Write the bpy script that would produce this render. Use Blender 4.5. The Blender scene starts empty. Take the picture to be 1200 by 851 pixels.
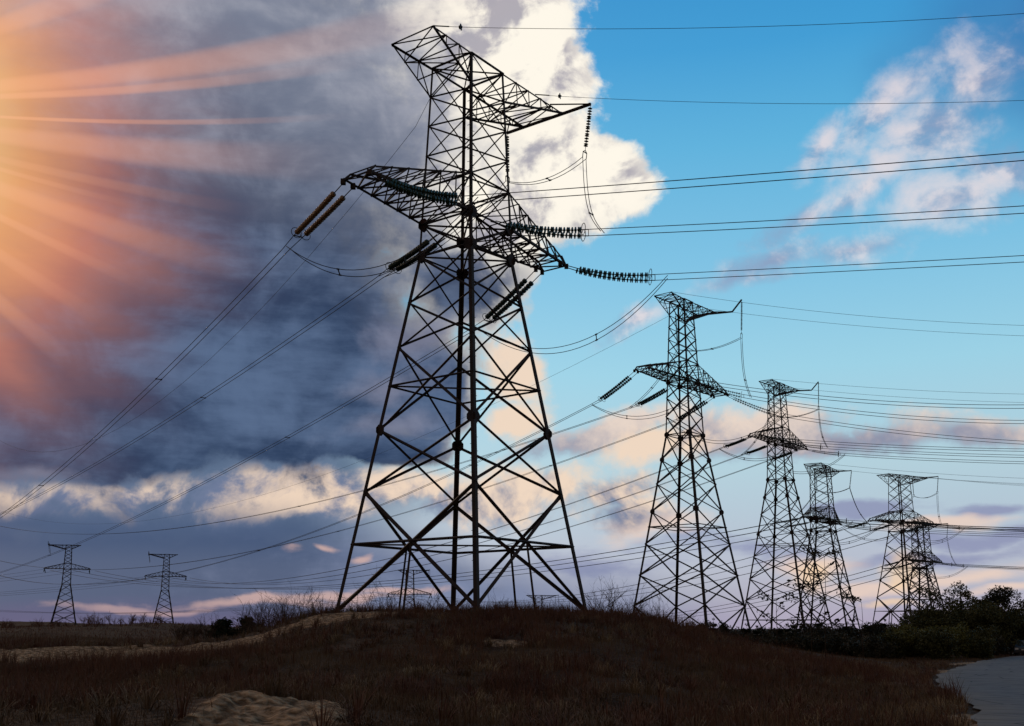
import bpy, math, random
import numpy as np
from mathutils import Vector, Matrix
R = math.radians
random.seed(7); rng = np.random.default_rng(7)
scn = bpy.context.scene
col = scn.collection

# ------------------------------------------------------------------ camera
cam = bpy.data.cameras.new('camera'); camo = bpy.data.objects.new('camera', cam); col.objects.link(camo)
cam.sensor_fit = 'HORIZONTAL'; cam.sensor_width = 36.0
cam.lens = 1243.0/1200*36.0
cam.shift_y = (516.8-425.5)/1200
cam.clip_start = 0.1; cam.clip_end = 20000
camo.location = (0, 0, 0); camo.rotation_euler = (R(90+10), 0, 0)
scn.camera = camo
scn.view_settings.view_transform = 'Standard'; scn.view_settings.look = 'None'
scn.view_settings.exposure = 0.0; scn.view_settings.gamma = 1.0; scn.view_settings.use_curve_mapping = False

F, PIT, CY = 1243.0, R(10), 516.8
def raydir(x, y):
    a = (x-600)/F; b = -(y-CY)/F
    d = np.array([a, math.cos(PIT)-b*math.sin(PIT), math.sin(PIT)+b*math.cos(PIT)])
    return d/np.linalg.norm(d)
def skyc(x, y):                                   # photo pixel -> (azimuth, tan elevation): where a cloud stands in the sky
    d = raydir(x, y); return math.atan2(d[0], d[1]), d[2]/math.hypot(d[0], d[1])

# ------------------------------------------------------------------ sun behind the storm cloud, upper left
SUN = raydir(-268, 113)
sun_el = math.asin(SUN[2]); sun_az = math.atan2(SUN[0], SUN[1])
sl = bpy.data.lights.new('sun', 'SUN'); sl.energy = 0.5; sl.angle = R(12); sl.color = (1, .72, .5)
so = bpy.data.objects.new('sun', sl); col.objects.link(so)
so.rotation_euler = Vector(SUN).to_track_quat('Z', 'Y').to_euler()

# ------------------------------------------------------------------ sky
def lin(r, g, b):
    f = lambda c: (c/255/12.92 if c/255 <= .04045 else ((c/255+.055)/1.055)**2.4)
    return (f(r), f(g), f(b))
world = bpy.data.worlds.new('World'); scn.world = world; world.use_nodes = True
nt = world.node_tree; nt.nodes.clear()
class V:                                           # tiny expression builder over Math nodes
    def __init__(s, sock): s.s = sock
    def _b(a, b, op, c=None, clamp=False):
        n = nt.nodes.new('ShaderNodeMath'); n.operation = op; n.use_clamp = clamp
        for i, v in enumerate((a, b) + ((c,) if c is not None else ())):
            if v is None: continue
            if isinstance(v, V): nt.links.new(v.s, n.inputs[i])
            else: n.inputs[i].default_value = v
        return V(n.outputs[0])
    def __add__(a, b): return V._b(a, b, 'ADD')
    def __radd__(a, b): return V._b(b, a, 'ADD')
    def __sub__(a, b): return V._b(a, b, 'SUBTRACT')
    def __rsub__(a, b): return V._b(b, a, 'SUBTRACT')
    def __mul__(a, b): return V._b(a, b, 'MULTIPLY')
    def __rmul__(a, b): return V._b(b, a, 'MULTIPLY')
    def __truediv__(a, b): return V._b(a, b, 'DIVIDE')
    def mx(a, b): return V._b(a, b, 'MAXIMUM')
    def mn(a, b): return V._b(a, b, 'MINIMUM')
    def pw(a, b): return V._b(a, b, 'POWER')
    def sqrt(a): return V._b(a, None, 'SQRT')
    def cl(a): return V._b(a, 0.0, 'ADD', clamp=True)
def ss(v, lo, hi):                                 # smoothstep
    n = nt.nodes.new('ShaderNodeMapRange'); n.interpolation_type = 'SMOOTHSTEP'
    nt.links.new(v.s, n.inputs['Value']); n.inputs['From Min'].default_value = lo; n.inputs['From Max'].default_value = hi
    return V(n.outputs['Result'])
tc = nt.nodes.new('ShaderNodeTexCoord'); sep = nt.nodes.new('ShaderNodeSeparateXYZ')
nt.links.new(tc.outputs['Generated'], sep.inputs[0])
dx, dy, dz = (V(sep.outputs[i]) for i in range(3))
A = V._b(dx, dy, 'ARCTAN2')
E = dz/((dx*dx+dy*dy).sqrt().mx(0.02))
E = E.mn(3.0)
def comb(x, y, z=0.0):
    n = nt.nodes.new('ShaderNodeCombineXYZ')
    for i, v in enumerate((x, y, z)):
        if isinstance(v, V): nt.links.new(v.s, n.inputs[i])
        else: n.inputs[i].default_value = v
    return n.outputs[0]
def noise(vec, scale, detail=6, rough=.55, dist=0.0, out=0):
    n = nt.nodes.new('ShaderNodeTexNoise'); nt.links.new(vec, n.inputs['Vector'])
    n.inputs['Scale'].default_value = scale; n.inputs['Detail'].default_value = detail
    n.inputs['Roughness'].default_value = rough; n.inputs['Distortion'].default_value = dist
    return V(n.outputs[0]) if out == 0 else n.outputs[1]
P0 = comb(A, E, 0.0)
w = nt.nodes.new('ShaderNodeSeparateXYZ'); nt.links.new(noise(P0, 9.0, 3, .5, 0, 1), w.inputs[0])
wx, wy = V(w.outputs[0])-.5, V(w.outputs[1])-.5
Aw, Ew = A+wx*.06, E+wy*.05
PW = comb(Aw, Ew, 1.7)
fbm = noise(P0, 13.0, 9, .58, .35)                      # billow detail
fbl = noise(comb(A, E*1.0, 5.1), 5.0, 5, .5)       # large lumps
fbh = noise(comb(A*.55, E*2.2, 3.3), 11.0, 8, .6)  # flattened, stratified
fbs = noise(comb(A+.010, E-.018, 0.0), 13.0, 8, .58, .35)    # billows sampled a little towards the ground: gives lit tops and shaded bases
relief = (fbm-fbs)
def blob(x, y, rx, ry, ang=0.0, warp=True):        # soft ellipse standing at that place of the sky, rx, ry in photo pixels
    a0, e0 = skyc(x, y); a1, e1 = skyc(x+10, y); a2, e2 = skyc(x, y-10)
    ka = max(abs(a1-a0)/10, 1e-5); ke = (e2-e0)/10
    u = ((Aw if warp else A)-a0)*(1/ka); v = ((Ew if warp else E)-e0)*(1/ke)
    c, s = math.cos(R(ang)), math.sin(R(ang))
    p = (u*c+v*s)*(1/rx); q = (v*c-u*s)*(1/ry)
    return 1.0-(p*p+q*q).sqrt()                    # 1 at the centre, 0 on the rim, negative outside
def blobs(*l):
    r = None
    for b in l:
        v = blob(*b); r = v if r is None else r.mx(v)
    return r
def rgb(c, k=1.0):
    n = nt.nodes.new('ShaderNodeRGB'); n.outputs[0].default_value = (*[x*k for x in c], 1); return n.outputs[0]
def mix(a, b, f, mode='MIX'):
    n = nt.nodes.new('ShaderNodeMix'); n.data_type = 'RGBA'; n.blend_type = mode; n.clamp_factor = True
    if isinstance(f, V): nt.links.new(f.s, n.inputs[0])
    else: n.inputs[0].default_value = f
    for i, v in ((6, a), (7, b)):
        if isinstance(v, tuple): n.inputs[i].default_value = (*v, 1)
        else: nt.links.new(v, n.inputs[i])
    return n.outputs[2]
def ramp(v, stops):
    n = nt.nodes.new('ShaderNodeValToRGB'); nt.links.new(v.s, n.inputs[0])
    e = n.color_ramp.elements
    while len(e) < len(stops): e.new(0.5)
    for i, (p_, c) in enumerate(stops): e[i].position = p_; e[i].color = (*c, 1)
    return n.outputs[0]
# clear air
fine_ = noise(P0, 46.0, 7, .62)
fq = fbm*.72+fine_*.28                              # billows with fine torn edges
sky_tex = nt.nodes.new('ShaderNodeTexSky'); sky_tex.sky_type = 'NISHITA'; sky_tex.sun_disc = False
sky_tex.sun_elevation = sun_el; sky_tex.sun_rotation = sun_az
sk = nt.nodes.new('ShaderNodeVectorMath'); sk.operation = 'SCALE'; nt.links.new(sky_tex.outputs[0], sk.inputs[0]); sk.inputs[3].default_value = 0.10
clear = ramp(E*1.5, [(0.0, lin(176, 174, 194)), (0.10, lin(180, 188, 208)), (0.22, lin(180, 210, 222)), (0.36, lin(158, 214, 234)),
                   (0.52, lin(126, 198, 232)), (0.70, lin(92, 182, 226)), (0.86, lin(58, 160, 218)), (1.0, lin(44, 148, 210))])
c = mix(clear, sk.outputs[0], 0.12)
c = mix(c, lin(60, 112, 172), ss(blob(1270, 20, 230, 200)+(fbl-.5)*.9, -.25, .9)*.85)
# thin torn clouds at the right
m = blobs((1045, 118, 92, 24, 32), (1100, 150, 66, 46, 10), (1150, 90, 70, 40, 25), (1010, 215, 90, 26, 22), (1110, 240, 100, 34, 4), (1000, 287, 95, 17, 3), (890, 310, 80, 17, 22), (1180, 200, 60, 44, 0), (748, 368, 60, 15, 28), (930, 250, 70, 18, 30), (960, 165, 50, 16, 35), (860, 330, 60, 12, 5))
m = ss(m + (fq-.5)*3.6 + (fbl-.5)*1.0, -.35, 1.25)
c = mix(c, mix(lin(142, 156, 188), lin(232, 220, 222), ss(relief*3.0+(fbl-.5)*2.6+(fq-.5)*1.8+.45, .1, 1.0)), m*.84)
# clouds low at the right
m = blobs((905, 505, 105, 30, 0), (830, 500, 60, 34, 0), (1040, 512, 120, 24, 0), (1130, 512, 80, 22, 0), (700, 505, 95, 20, 14), (960, 520, 90, 20, 0))
m = ss(m + (fq-.5)*3.2 + (fbh-.5)*1.0, -.25, .6)
top = ss(E - skyc(900, 508)[1] + (fq-.5)*.16, -.03, .03)
c = mix(c, mix(lin(136, 138, 162), lin(236, 214, 198), top), m*.92)
# lavender and cream strata near the horizon, right
m = ss(.050-E+(fbh-.5)*.10, .0, .06)*ss(A, -.02, .18)
c = mix(c, lin(172, 160, 186), m*.8)
m = ss(blobs((1180, 604, 55, 8, 0), (1150, 633, 150, 12, 0), (1110, 652, 130, 10, 0), (870, 640, 110, 22, 0), (1010, 600, 70, 9, 0), (700, 660, 130, 18, 0)) + (fbh-.5)*3.6+(fq-.5)*1.2, -.1, .9)
c = mix(c, lin(140, 146, 180), m*.85)
m = ss(blobs((1140, 672, 130, 13, 0), (1100, 618, 110, 7, 0), (950, 655, 60, 18, 0), (1030, 684, 110, 14, 0), (760, 618, 70, 16, 8), (1180, 690, 70, 8, 0)) + (fbh-.5)*3.4+(fq-.5)*1.2, -.05, 1.0)
c = mix(c, lin(234, 208, 192), m*.85)
m = ss(blobs((952, 664, 36, 24, 0), (1058, 668, 44, 30, 35), (1040, 702, 50, 8, 0)) + (fq-.5)*3.0, .05, .8)
c = mix(c, lin(250, 214, 170), m*.62)
c = mix(c, mix(lin(74, 94, 126), lin(112, 130, 160), ss((fq-.5)*3.0+(fbl-.5)*1.5+.45, 0, 1)), ss(A+(fbl-.5)*.12, -.02, -.20)*ss(E, .05, .09)*.95)
# middle band: cream cumulus row with slate bases, behind the largest tower and to the left
m = blobs((320, 580, 210, 32, 3), (120, 578, 130, 18, 0), (20, 588, 90, 20, 0), (470, 578, 120, 30, 3), (560, 592, 120, 36, 0), (600, 436, 50, 44, -50), (610, 495, 46, 26, 0), (645, 568, 90, 36, 0), (712, 580, 70, 38, 0), (770, 520, 90, 28, 14), (735, 606, 60, 28, 0))
m1 = ss(m + (fq-.5)*2.8 + (fbl-.5)*.9, -.08, .62)
shade = ss((E - skyc(300, 596)[1])*16 + relief*5.5 + (fq-.5)*2.8 + (fbl-.5)*2.0 + ss(A, -.25, .05)*.25, -.55, .95)
c = mix(c, mix(lin(112, 124, 154), lin(242, 216, 192), shade), m1*.94)
# low slate deck along the horizon, left to middle
m = ss(.104-E + (fbl-.5)*.05 + (fq-.5)*.05 - ss(A, -.25, .12)*.055, -.02, .035)*(1.0-ss(A, .04, .26))
c = mix(c, mix(lin(64, 82, 116), lin(120, 132, 164), ss(A*2.2+.75+(fq-.5)*1.4+(fbh-.5), .1, .9)), m*.92)
m = ss(blobs((300, 706, 110, 8, 0), (190, 712, 120, 6, 0), (390, 700, 90, 7, 3), (425, 650, 16, 6, 20), (388, 638, 20, 6, -10), (345, 640, 30, 12, 5), (480, 690, 60, 6, 0)) + (fbh-.5)*3.0+(fq-.5)*2.0, .0, .9)
c = mix(c, lin(214, 178, 168), m*.75)
c = mix(c, lin(112, 100, 132), ss(.030-E+(fbh-.5)*.03, 0, .03)*(1.0-ss(A, -.25, 0.0))*.6)
# great storm cloud over the left half
m = blobs((150, 330, 480, 235, 0), (240, 120, 480, 330, 0), (550, 50, 150, 190, 0), (590, 190, 150, 100, 0), (430, 440, 150, 92, 10), (545, 290, 105, 105, 0), (636, 84, 66, 62, 0), (80, 494, 320, 70, 0), (330, 490, 210, 62, 6), (450, 528, 90, 28, 0), (706, 205, 72, 62, 0), (655, 240, 70, 60, 0), (500, 470, 60, 60, 0))
dens = m*2.0 + (fq-.5)*3.0 + (fbl-.5)*.5
ms = ss(dens, -.08, .46)
slate = mix(lin(42, 60, 90), lin(88, 108, 140), ss((fbh-.5)*2.0+relief*1.0+(fbl-.5)*1.6+(fq-.5)*.5+.40, .0, 1.0))
greyc = mix(lin(118, 126, 146), lin(170, 172, 184), ss(relief*1.2+(fbl-.5)*2.0+(fbh-.5)*.8+.5, .0, 1.0))
gA = ss(E + A*.30 + (fbl-.5)*.14 + (fq-.5)*.05, .22, .52)          # lighter, greyer towards the top
body = mix(slate, greyc, gA)
white = mix(lin(176, 172, 180), lin(255, 248, 234), ss(relief*5.5+(fbl-.5)*3.0+(fq-.5)*1.8+.58, .0, 1.05))
wm = blobs((640, 85, 130, 150, 0), (700, 205, 125, 95, 0), (610, 240, 120, 80, -10), (580, 30, 100, 100, 0))
body = mix(body, white, ss(wm + (fq-.5)*1.8 + (fbl-.5)*.7, -.25, .66))
rim = ss(dens, .95, .18)*ss(A+E*.25, -.10, .08)
body = mix(body, lin(250, 243, 230), rim*.6)
m = ss(blobs((455, 450, 70, 26, 10), (500, 395, 70, 40, 0), (450, 500, 80, 20, 12), (40, 552, 70, 12, 0)) + (fq-.5)*3.0, -.1, 1.1)
body = mix(body, lin(150, 148, 166), m*.45)
c = mix(c, body, ms)
# warm light of the hidden sun and added ray streaks, painted into the sky colour
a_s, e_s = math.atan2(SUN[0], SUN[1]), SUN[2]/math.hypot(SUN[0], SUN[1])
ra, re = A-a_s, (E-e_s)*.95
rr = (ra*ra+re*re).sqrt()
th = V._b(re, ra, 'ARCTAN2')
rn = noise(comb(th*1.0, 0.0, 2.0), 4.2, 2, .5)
def ray(xe, ye, wd, st):                            # one painted streak of light from the hidden sun out to that place of the sky
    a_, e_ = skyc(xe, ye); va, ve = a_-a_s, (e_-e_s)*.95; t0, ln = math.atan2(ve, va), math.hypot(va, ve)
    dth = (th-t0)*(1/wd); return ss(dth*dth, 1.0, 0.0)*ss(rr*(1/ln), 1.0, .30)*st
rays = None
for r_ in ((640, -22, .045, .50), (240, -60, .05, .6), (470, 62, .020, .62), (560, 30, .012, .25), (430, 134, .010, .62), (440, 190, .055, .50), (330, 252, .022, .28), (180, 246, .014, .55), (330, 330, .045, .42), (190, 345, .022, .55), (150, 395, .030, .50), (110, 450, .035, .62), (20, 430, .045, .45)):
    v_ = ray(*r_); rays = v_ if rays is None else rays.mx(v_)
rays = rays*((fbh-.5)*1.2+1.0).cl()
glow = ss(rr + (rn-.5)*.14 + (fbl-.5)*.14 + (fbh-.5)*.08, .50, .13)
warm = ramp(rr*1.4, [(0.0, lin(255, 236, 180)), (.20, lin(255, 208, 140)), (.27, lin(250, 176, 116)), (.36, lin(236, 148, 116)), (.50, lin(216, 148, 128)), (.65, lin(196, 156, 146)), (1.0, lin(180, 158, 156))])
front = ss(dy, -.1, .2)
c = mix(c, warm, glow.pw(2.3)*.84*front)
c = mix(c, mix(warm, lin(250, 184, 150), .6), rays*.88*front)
# sky behind the camera and overhead: unseen evening cloud, brightened and warmed to light the ground
c = mix(c, lin(128, 114, 106), ss(dy, .35, -.15))
c = mix(c, lin(108, 110, 122), ss(E, .9, 1.6))
c = mix(c, lin(40, 38, 40), ss(dz, .0, -.02))
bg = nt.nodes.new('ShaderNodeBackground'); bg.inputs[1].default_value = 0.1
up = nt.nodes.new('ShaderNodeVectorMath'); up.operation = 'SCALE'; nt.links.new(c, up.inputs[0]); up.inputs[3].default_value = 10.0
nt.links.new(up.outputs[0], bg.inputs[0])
ow = nt.nodes.new('ShaderNodeOutputWorld'); nt.links.new(bg.outputs[0], ow.inputs[0])
world.cycles.sampling_method = 'MANUAL'; world.cycles.sample_map_resolution = 512
scn.cycles.max_bounces = 4; scn.cycles.use_denoising = True

# ------------------------------------------------------------------ materials
def mat(name, c1, c2=None, scale=4.0, rough=.8, spec=.3, detail=6, bump=0.0, metallic=0.0, coords='Object', lo=.35, hi=.65):
    m = bpy.data.materials.new(name); m.use_nodes = True; t = m.node_tree; b = t.nodes['Principled BSDF']
    b.inputs['Roughness'].default_value = rough; b.inputs['Specular IOR Level'].default_value = spec; b.inputs['Metallic'].default_value = metallic
    b.inputs['Base Color'].default_value = (*c1, 1)
    if c2:
        tcn = t.nodes.new('ShaderNodeTexCoord'); geo = t.nodes.new('ShaderNodeNewGeometry')
        n = t.nodes.new('ShaderNodeTexNoise'); n.inputs['Scale'].default_value = scale; n.inputs['Detail'].default_value = detail
        t.links.new(geo.outputs['Position'] if coords == 'World' else tcn.outputs['Object'], n.inputs['Vector'])
        mr = t.nodes.new('ShaderNodeMapRange'); mr.inputs[1].default_value = lo; mr.inputs[2].default_value = hi
        t.links.new(n.outputs[0], mr.inputs[0])
        mx = t.nodes.new('ShaderNodeMix'); mx.data_type = 'RGBA'
        mx.inputs[6].default_value = (*c1, 1); mx.inputs[7].default_value = (*c2, 1)
        t.links.new(mr.outputs[0], mx.inputs[0]); t.links.new(mx.outputs[2], b.inputs['Base Color'])
        if bump:
            bm_ = t.nodes.new('ShaderNodeBump'); bm_.inputs['Strength'].default_value = bump; bm_.inputs['Distance'].default_value = .05
            t.links.new(n.outputs[0], bm_.inputs['Height']); t.links.new(bm_.outputs[0], b.inputs['Normal'])
    return m
M = dict(
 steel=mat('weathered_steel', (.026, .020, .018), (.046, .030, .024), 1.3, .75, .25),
 rust=mat('red_primer_plate', (.060, .014, .010), (.030, .016, .014), 3.0, .8, .2),
 concrete=mat('footing_concrete', (.06, .052, .045), (.09, .08, .07), 3.0, .9, .2),
 wire=mat('aluminium_wire', (.035, .04, .05), None, rough=.7, spec=.2),
 glass=mat('green_glass_disc', (.012, .030, .014), (.02, .045, .02), 8.0, .45, .3),
 warm_lit=mat('warm_lit_glass_disc', (.20, .105, .04), (.30, .17, .07), 8.0, .3, .5),  # glass discs with the warm glow on them painted into the base colour
 fitting=mat('forged_fitting', (.05, .05, .05), (.03, .03, .03), 9, .6, .3),
 grass=mat('dry_grass', (.082, .052, .032), (.145, .100, .060), .55, .9, .1, coords='World'),
 straw=mat('straw_grass', (.17, .12, .07), (.26, .19, .11), .8, .9, .1, coords='World'),
 brush=mat('red_brown_brush', (.092, .042, .030), (.135, .072, .046), .35, .9, .1, coords='World'),
 twig=mat('grey_brown_twigs', (.050, .034, .026), (.075, .050, .036), 2.0, .9, .1, coords='World'),
 leafg=mat('olive_leaves', (.040, .046, .014), (.075, .074, .024), .9, .7, .2, coords='World'),
 leafy=mat('yellow_green_leaves', (.080, .088, .020), (.125, .120, .030), .8, .7, .2, coords='World'),
 leafd=mat('dark_leaves', (.020, .024, .014), (.040, .036, .020), .8, .7, .2, coords='World'),
 pine=mat('pine_needles', (.010, .017, .009), (.018, .028, .014), 1.5, .8, .1, coords='World'),
 bark=mat('bark', (.03, .022, .016), (.05, .035, .025), 5.0, .9, .1, coords='World'),
 asphalt=mat('asphalt', (.065, .062, .070), (.14, .13, .135), 1.1, .85, .25, 14, .5, coords='World', lo=.3, hi=.7),
)

# ------------------------------------------------------------------ mesh helpers
class MB:
    def __init__(s): s.v = []; s.f = []
    def bar(s, p, q, w_, out=None, L=False, t=None):
        p, q = np.array(p, float), np.array(q, float); d = q-p; n = np.linalg.norm(d)
        if n < 1e-6: return
        d /= n
        a = np.array(out, float) if out is not None else np.array([0, 0, 1.0])
        a = a - d*(a@d)
        if np.linalg.norm(a) < 1e-3:
            a = np.array([1.0, 0, 0]); a = a-d*(a@d)
        a /= np.linalg.norm(a); b = np.cross(d, a)
        if L:                                       # steel angle: heel towards `out`, flanges folded back along both faces
            t = t or w_*.12
            e1 = (-a+b)/math.sqrt(2); e2 = (-a-b)/math.sqrt(2)
            prof = [0*a, e1*w_, e1*w_+e2*t, e1*t+e2*t, e2*w_+e1*t, e2*w_]
        else:
            h = w_/2; k = (t or w_)/2
            prof = [a*k+b*h, -a*k+b*h, -a*k-b*h, a*k-b*h]
        i = len(s.v); m = len(prof)
        s.v += [tuple(p+o) for o in prof]+[tuple(q+o) for o in prof]
        s.f += [(i+j, i+(j+1) % m, i+m+(j+1) % m, i+m+j) for j in range(m)]
        s.f += [tuple(i+j for j in range(m))[::-1], tuple(i+m+j for j in range(m))]
    def box(s, c_, sx, sy, sz, rot=None):
        i = len(s.v); rm = np.eye(3) if rot is None else rot
        for x in (-1, 1):
            for y in (-1, 1):
                for z in (-1, 1): s.v.append(tuple(np.array(c_)+rm@np.array([x*sx/2, y*sy/2, z*sz/2])))
        s.f += [(i, i+1, i+3, i+2), (i+4, i+6, i+7, i+5), (i, i+4, i+5, i+1), (i+2, i+3, i+7, i+6), (i, i+2, i+6, i+4), (i+1, i+5, i+7, i+3)]
    def plate(s, c_, n_, r, t=.03, k=8, rot=0.0):    # polygonal gusset plate facing n_
        n_ = np.array(n_, float); n_ /= np.linalg.norm(n_)
        a = np.cross(n_, [0, 0, 1.0]); a = a/np.linalg.norm(a) if np.linalg.norm(a) > 1e-3 else np.array([1.0, 0, 0]); b = np.cross(n_, a)
        i = len(s.v); c_ = np.array(c_, float)
        for sd in (-t/2, t/2):
            for j in range(k):
                an = 2*math.pi*(j+.5)/k+rot; s.v.append(tuple(c_+n_*sd+(a*math.cos(an)+b*math.sin(an))*r))
        s.f += [tuple(i+j for j in range(k))[::-1], tuple(i+k+j for j in range(k))]
        s.f += [(i+j, i+(j+1) % k, i+k+(j+1) % k, i+k+j) for j in range(k)]
    def tube(s, pts, rad, sides=5, closed=False):
        pts = [np.array(p, float) for p in pts]; n = len(pts); i = len(s.v)
        for j, p in enumerate(pts):
            if closed: d = pts[(j+1) % n]-pts[j-1]
            else: d = pts[min(j+1, n-1)]-pts[max(j-1, 0)]
            d = d/(np.linalg.norm(d)+1e-9)
            r_ = rad[j] if hasattr(rad, '__len__') else rad
            up_ = np.array([0, 0, 1.0]) if abs(d[2]) < .9 else np.array([1.0, 0, 0])
            a = np.cross(d, up_); a /= np.linalg.norm(a); b = np.cross(a, d)
            for k in range(sides):
                an = 2*math.pi*k/sides; s.v.append(tuple(p+(a*math.cos(an)+b*math.sin(an))*r_))
        for j in range(n if closed else n-1):
            for k in range(sides):
                a0 = i+j*sides; a1 = i+((j+1) % n)*sides
                s.f.append((a0+k, a0+(k+1) % sides, a1+(k+1) % sides, a1+k))
        if not closed:
            s.f.append(tuple(i+k for k in range(sides))[::-1]); s.f.append(tuple(i+(n-1)*sides+k for k in range(sides)))
    def lathe(s, p, d, prof, seg=12):               # profile [(along, radius)] about axis d from p
        p = np.array(p, float); d = np.array(d, float); d /= np.linalg.norm(d)
        up_ = np.array([0, 0, 1.0]) if abs(d[2]) < .9 else np.array([1.0, 0, 0])
        a = np.cross(d, up_); a /= np.linalg.norm(a); b = np.cross(a, d); i = len(s.v)
        for (l, r_) in prof:
            for k in range(seg):
                an = 2*math.pi*k/seg; s.v.append(tuple(p+d*l+(a*math.cos(an)+b*math.sin(an))*max(r_, .002)))
        for j in range(len(prof)-1):
            for k in range(seg):
                s.f.append((i+j*seg+k, i+j*seg+(k+1) % seg, i+(j+1)*seg+(k+1) % seg, i+(j+1)*seg+k))
    def build(s, name, material, parent=None, smooth=False, origin=None):
        me = bpy.data.meshes.new(name)
        v = np.array(s.v, float)
        if origin is not None: v = v-np.array(origin)
        me.from_pydata(v.tolist(), [], s.f); me.materials.append(material); me.update()
        if smooth: me.polygons.foreach_set('use_smooth', [True]*len(me.polygons))
        o = bpy.data.objects.new(name, me); col.objects.link(o)
        if origin is not None: o.location = origin
        if parent is not None: o.parent = parent
        return o
def empty(name, loc, rz=0.0):
    o = bpy.data.objects.new(name, None); col.objects.link(o); o.location = loc; o.rotation_euler = (0, 0, rz); o.empty_display_size = .5
    return o
def tag(o, label=None, cat=None, group=None, kind=None):
    if label: o['label'] = label
    if cat: o['category'] = cat
    if group: o['group'] = group
    if kind: o['kind'] = kind
    return o
def quick(name, verts, faces, material, parent=None, loc=None):
    me = bpy.data.meshes.new(name); verts = np.asarray(verts, np.float32); faces = np.asarray(faces, np.int32); k = faces.shape[1]
    me.vertices.add(len(verts)); me.vertices.foreach_set('co', verts.ravel())
    me.loops.add(faces.size); me.loops.foreach_set('vertex_index', faces.ravel())
    me.polygons.add(len(faces)); me.polygons.foreach_set('loop_start', np.arange(0, faces.size, k, dtype=np.int32))
    me.update(calc_edges=True); me.materials.append(material)
    o = bpy.data.objects.new(name, me); col.objects.link(o)
    if loc is not None: o.location = loc
    if parent is not None: o.parent = parent
    return o

# ------------------------------------------------------------------ terrain (heights are relative to the eye, which stands 1.7 m above the sand)
CP = [(0,0,-1.7),(-20,0,-1.8),(20,0,-1.9),(0,-60,-2),(-60,-60,-2),(60,-60,-2),(0,12,-1.75),(-8,18,-1.62),(0,20,-1.85),(8,20,-1.95),(-12,28,-1.9),
 (-3,32,-1.65),(4,32,-1.6),(10,32,-2.0),(-3,42,-.85),(4,44,-.6),(-8,46,-.6),(10,44,-1.5),(-3,49,-.05),(3,51,.15),(-9,53,.25),(-2,54.5,.68),(3,57,.62),(-11,60,.74),(-8,57,.62),(-3,62,.76),(4,62,.74),(6.5,61,.66),(-3,69,.70),(-9,66,.75),(5,70,.70),
 (-14,57,-.45),(-13.5,49,-1.35),(-17,56,-.80),(-22,56,-.82),(-28,56,-.95),(-17,47.5,-1.55),(-22,47.5,-1.55),(-28,47.5,-1.6),(-22,62,-1.1),(-22,42,-1.8),(-4.3,18.6,-1.26),(-4.0,16.6,-1.5),(-6.6,18.6,-1.32),(-1.3,18.8,-1.55),(-4,21.5,-1.6),(-30,38,-1.8),(-14,40,-1.7),(-15,66,-.6),(-14,76,-1.0),(-22,70,-1.5),(-32,80,-1.2),(-45,80,-1.3),(-20,90,-1.3),(-5,90,-1.6),
 (-30,122,-.6),(-37,130,.40),(-46,130,.50),(-60,130,-.1),(-75,130,-.1),(-22,130,-1.2),(-95,128,.3),
 (8.3,62,.52),(9.8,60,-.1),(12,62,-.7),(16,62,-1.6),(22,60,-2.2),(8,72,.3),(12,80,-1.4),(8,100,-2.6),(16,52,-2.1),(24,52,-2.2),(34,70,-2.35),(30,80,-2.5),(39,88,-2.45),(51,107,-2.65),(70,110,-2.8),(45,60,-2.3),(30,40,-2.1),(20,30,-2.0),
 (21,128,-4.6),(47,183,-3.0),(59,203,-3.0),(87,235,-.1),(110,287,-5.4),(0,160,-4),(-20,200,-4),(-80,200,-2),(-160,200,-1),(-194,465,1.8),(-163,502,.7),(-44,460,-9),(12,470,-10),(120,200,-3),(200,300,-4),(-300,300,0),(200,100,-3),(-200,100,0),(400,600,-6),(0,900,-8),(-500,800,-4),(500,100,-4),(-400,0,-2),(400,-200,-4)]
CP = np.array(CP, float)
def _tps(r2): return .5*r2*np.log(r2+1e-9)
_d2 = ((CP[:, None, :2]-CP[None, :, :2])**2).sum(2)
_K = _tps(_d2)+np.eye(len(CP))*.5; _Pm = np.c_[np.ones(len(CP)), CP[:, :2]]
_S = np.linalg.solve(np.block([[_K, _Pm], [_Pm.T, np.zeros((3, 3))]]), np.r_[CP[:, 2], 0, 0, 0])
def _vn(x, y, seed=0):                              # value noise
    xi, yi = np.floor(x), np.floor(y); xf, yf = x-xi, y-yi
    h = lambda a, b: np.modf(np.abs(np.sin(a*127.1+b*311.7+seed*17.3)*43758.5453))[0]
    u_, v_ = xf*xf*(3-2*xf), yf*yf*(3-2*yf)
    return (h(xi, yi)*(1-u_)+h(xi+1, yi)*u_)*(1-v_)+(h(xi, yi+1)*(1-u_)+h(xi+1, yi+1)*u_)*v_-.5
def fn(x, y, s0, oct=4, seed=0):
    r = 0; a = 1
    for k in range(oct): r = r+a*_vn(x/s0*2**k, y/s0*2**k, seed+k); a *= .5
    return r
ROADL = np.array([(3,4),(6,13),(8.75,20.5),(12.5,29.6),(16.5,42.8),(24.5,60.8),(38.8,87.7),(51,107),(70,128),(100,150),(150,175)], float)
def road_d(x, y):                                   # signed distance from the left road edge (positive = on the road side)
    x = np.asarray(x, float); y = np.asarray(y, float); best = np.full(x.shape, 1e9); sg = np.ones(x.shape)
    for (ax, ay), (bx, by) in zip(ROADL[:-1], ROADL[1:]):
        ux, uy = bx-ax, by-ay; t = np.clip(((x-ax)*ux+(y-ay)*uy)/(ux*ux+uy*uy), 0, 1)
        dx_, dy_ = x-(ax+t*ux), y-(ay+t*uy); d = np.hypot(dx_, dy_); s_ = np.sign(uy*dx_-ux*dy_)
        m_ = d < best; best = np.where(m_, d, best); sg = np.where(m_, s_, sg)
    return best*sg
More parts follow.
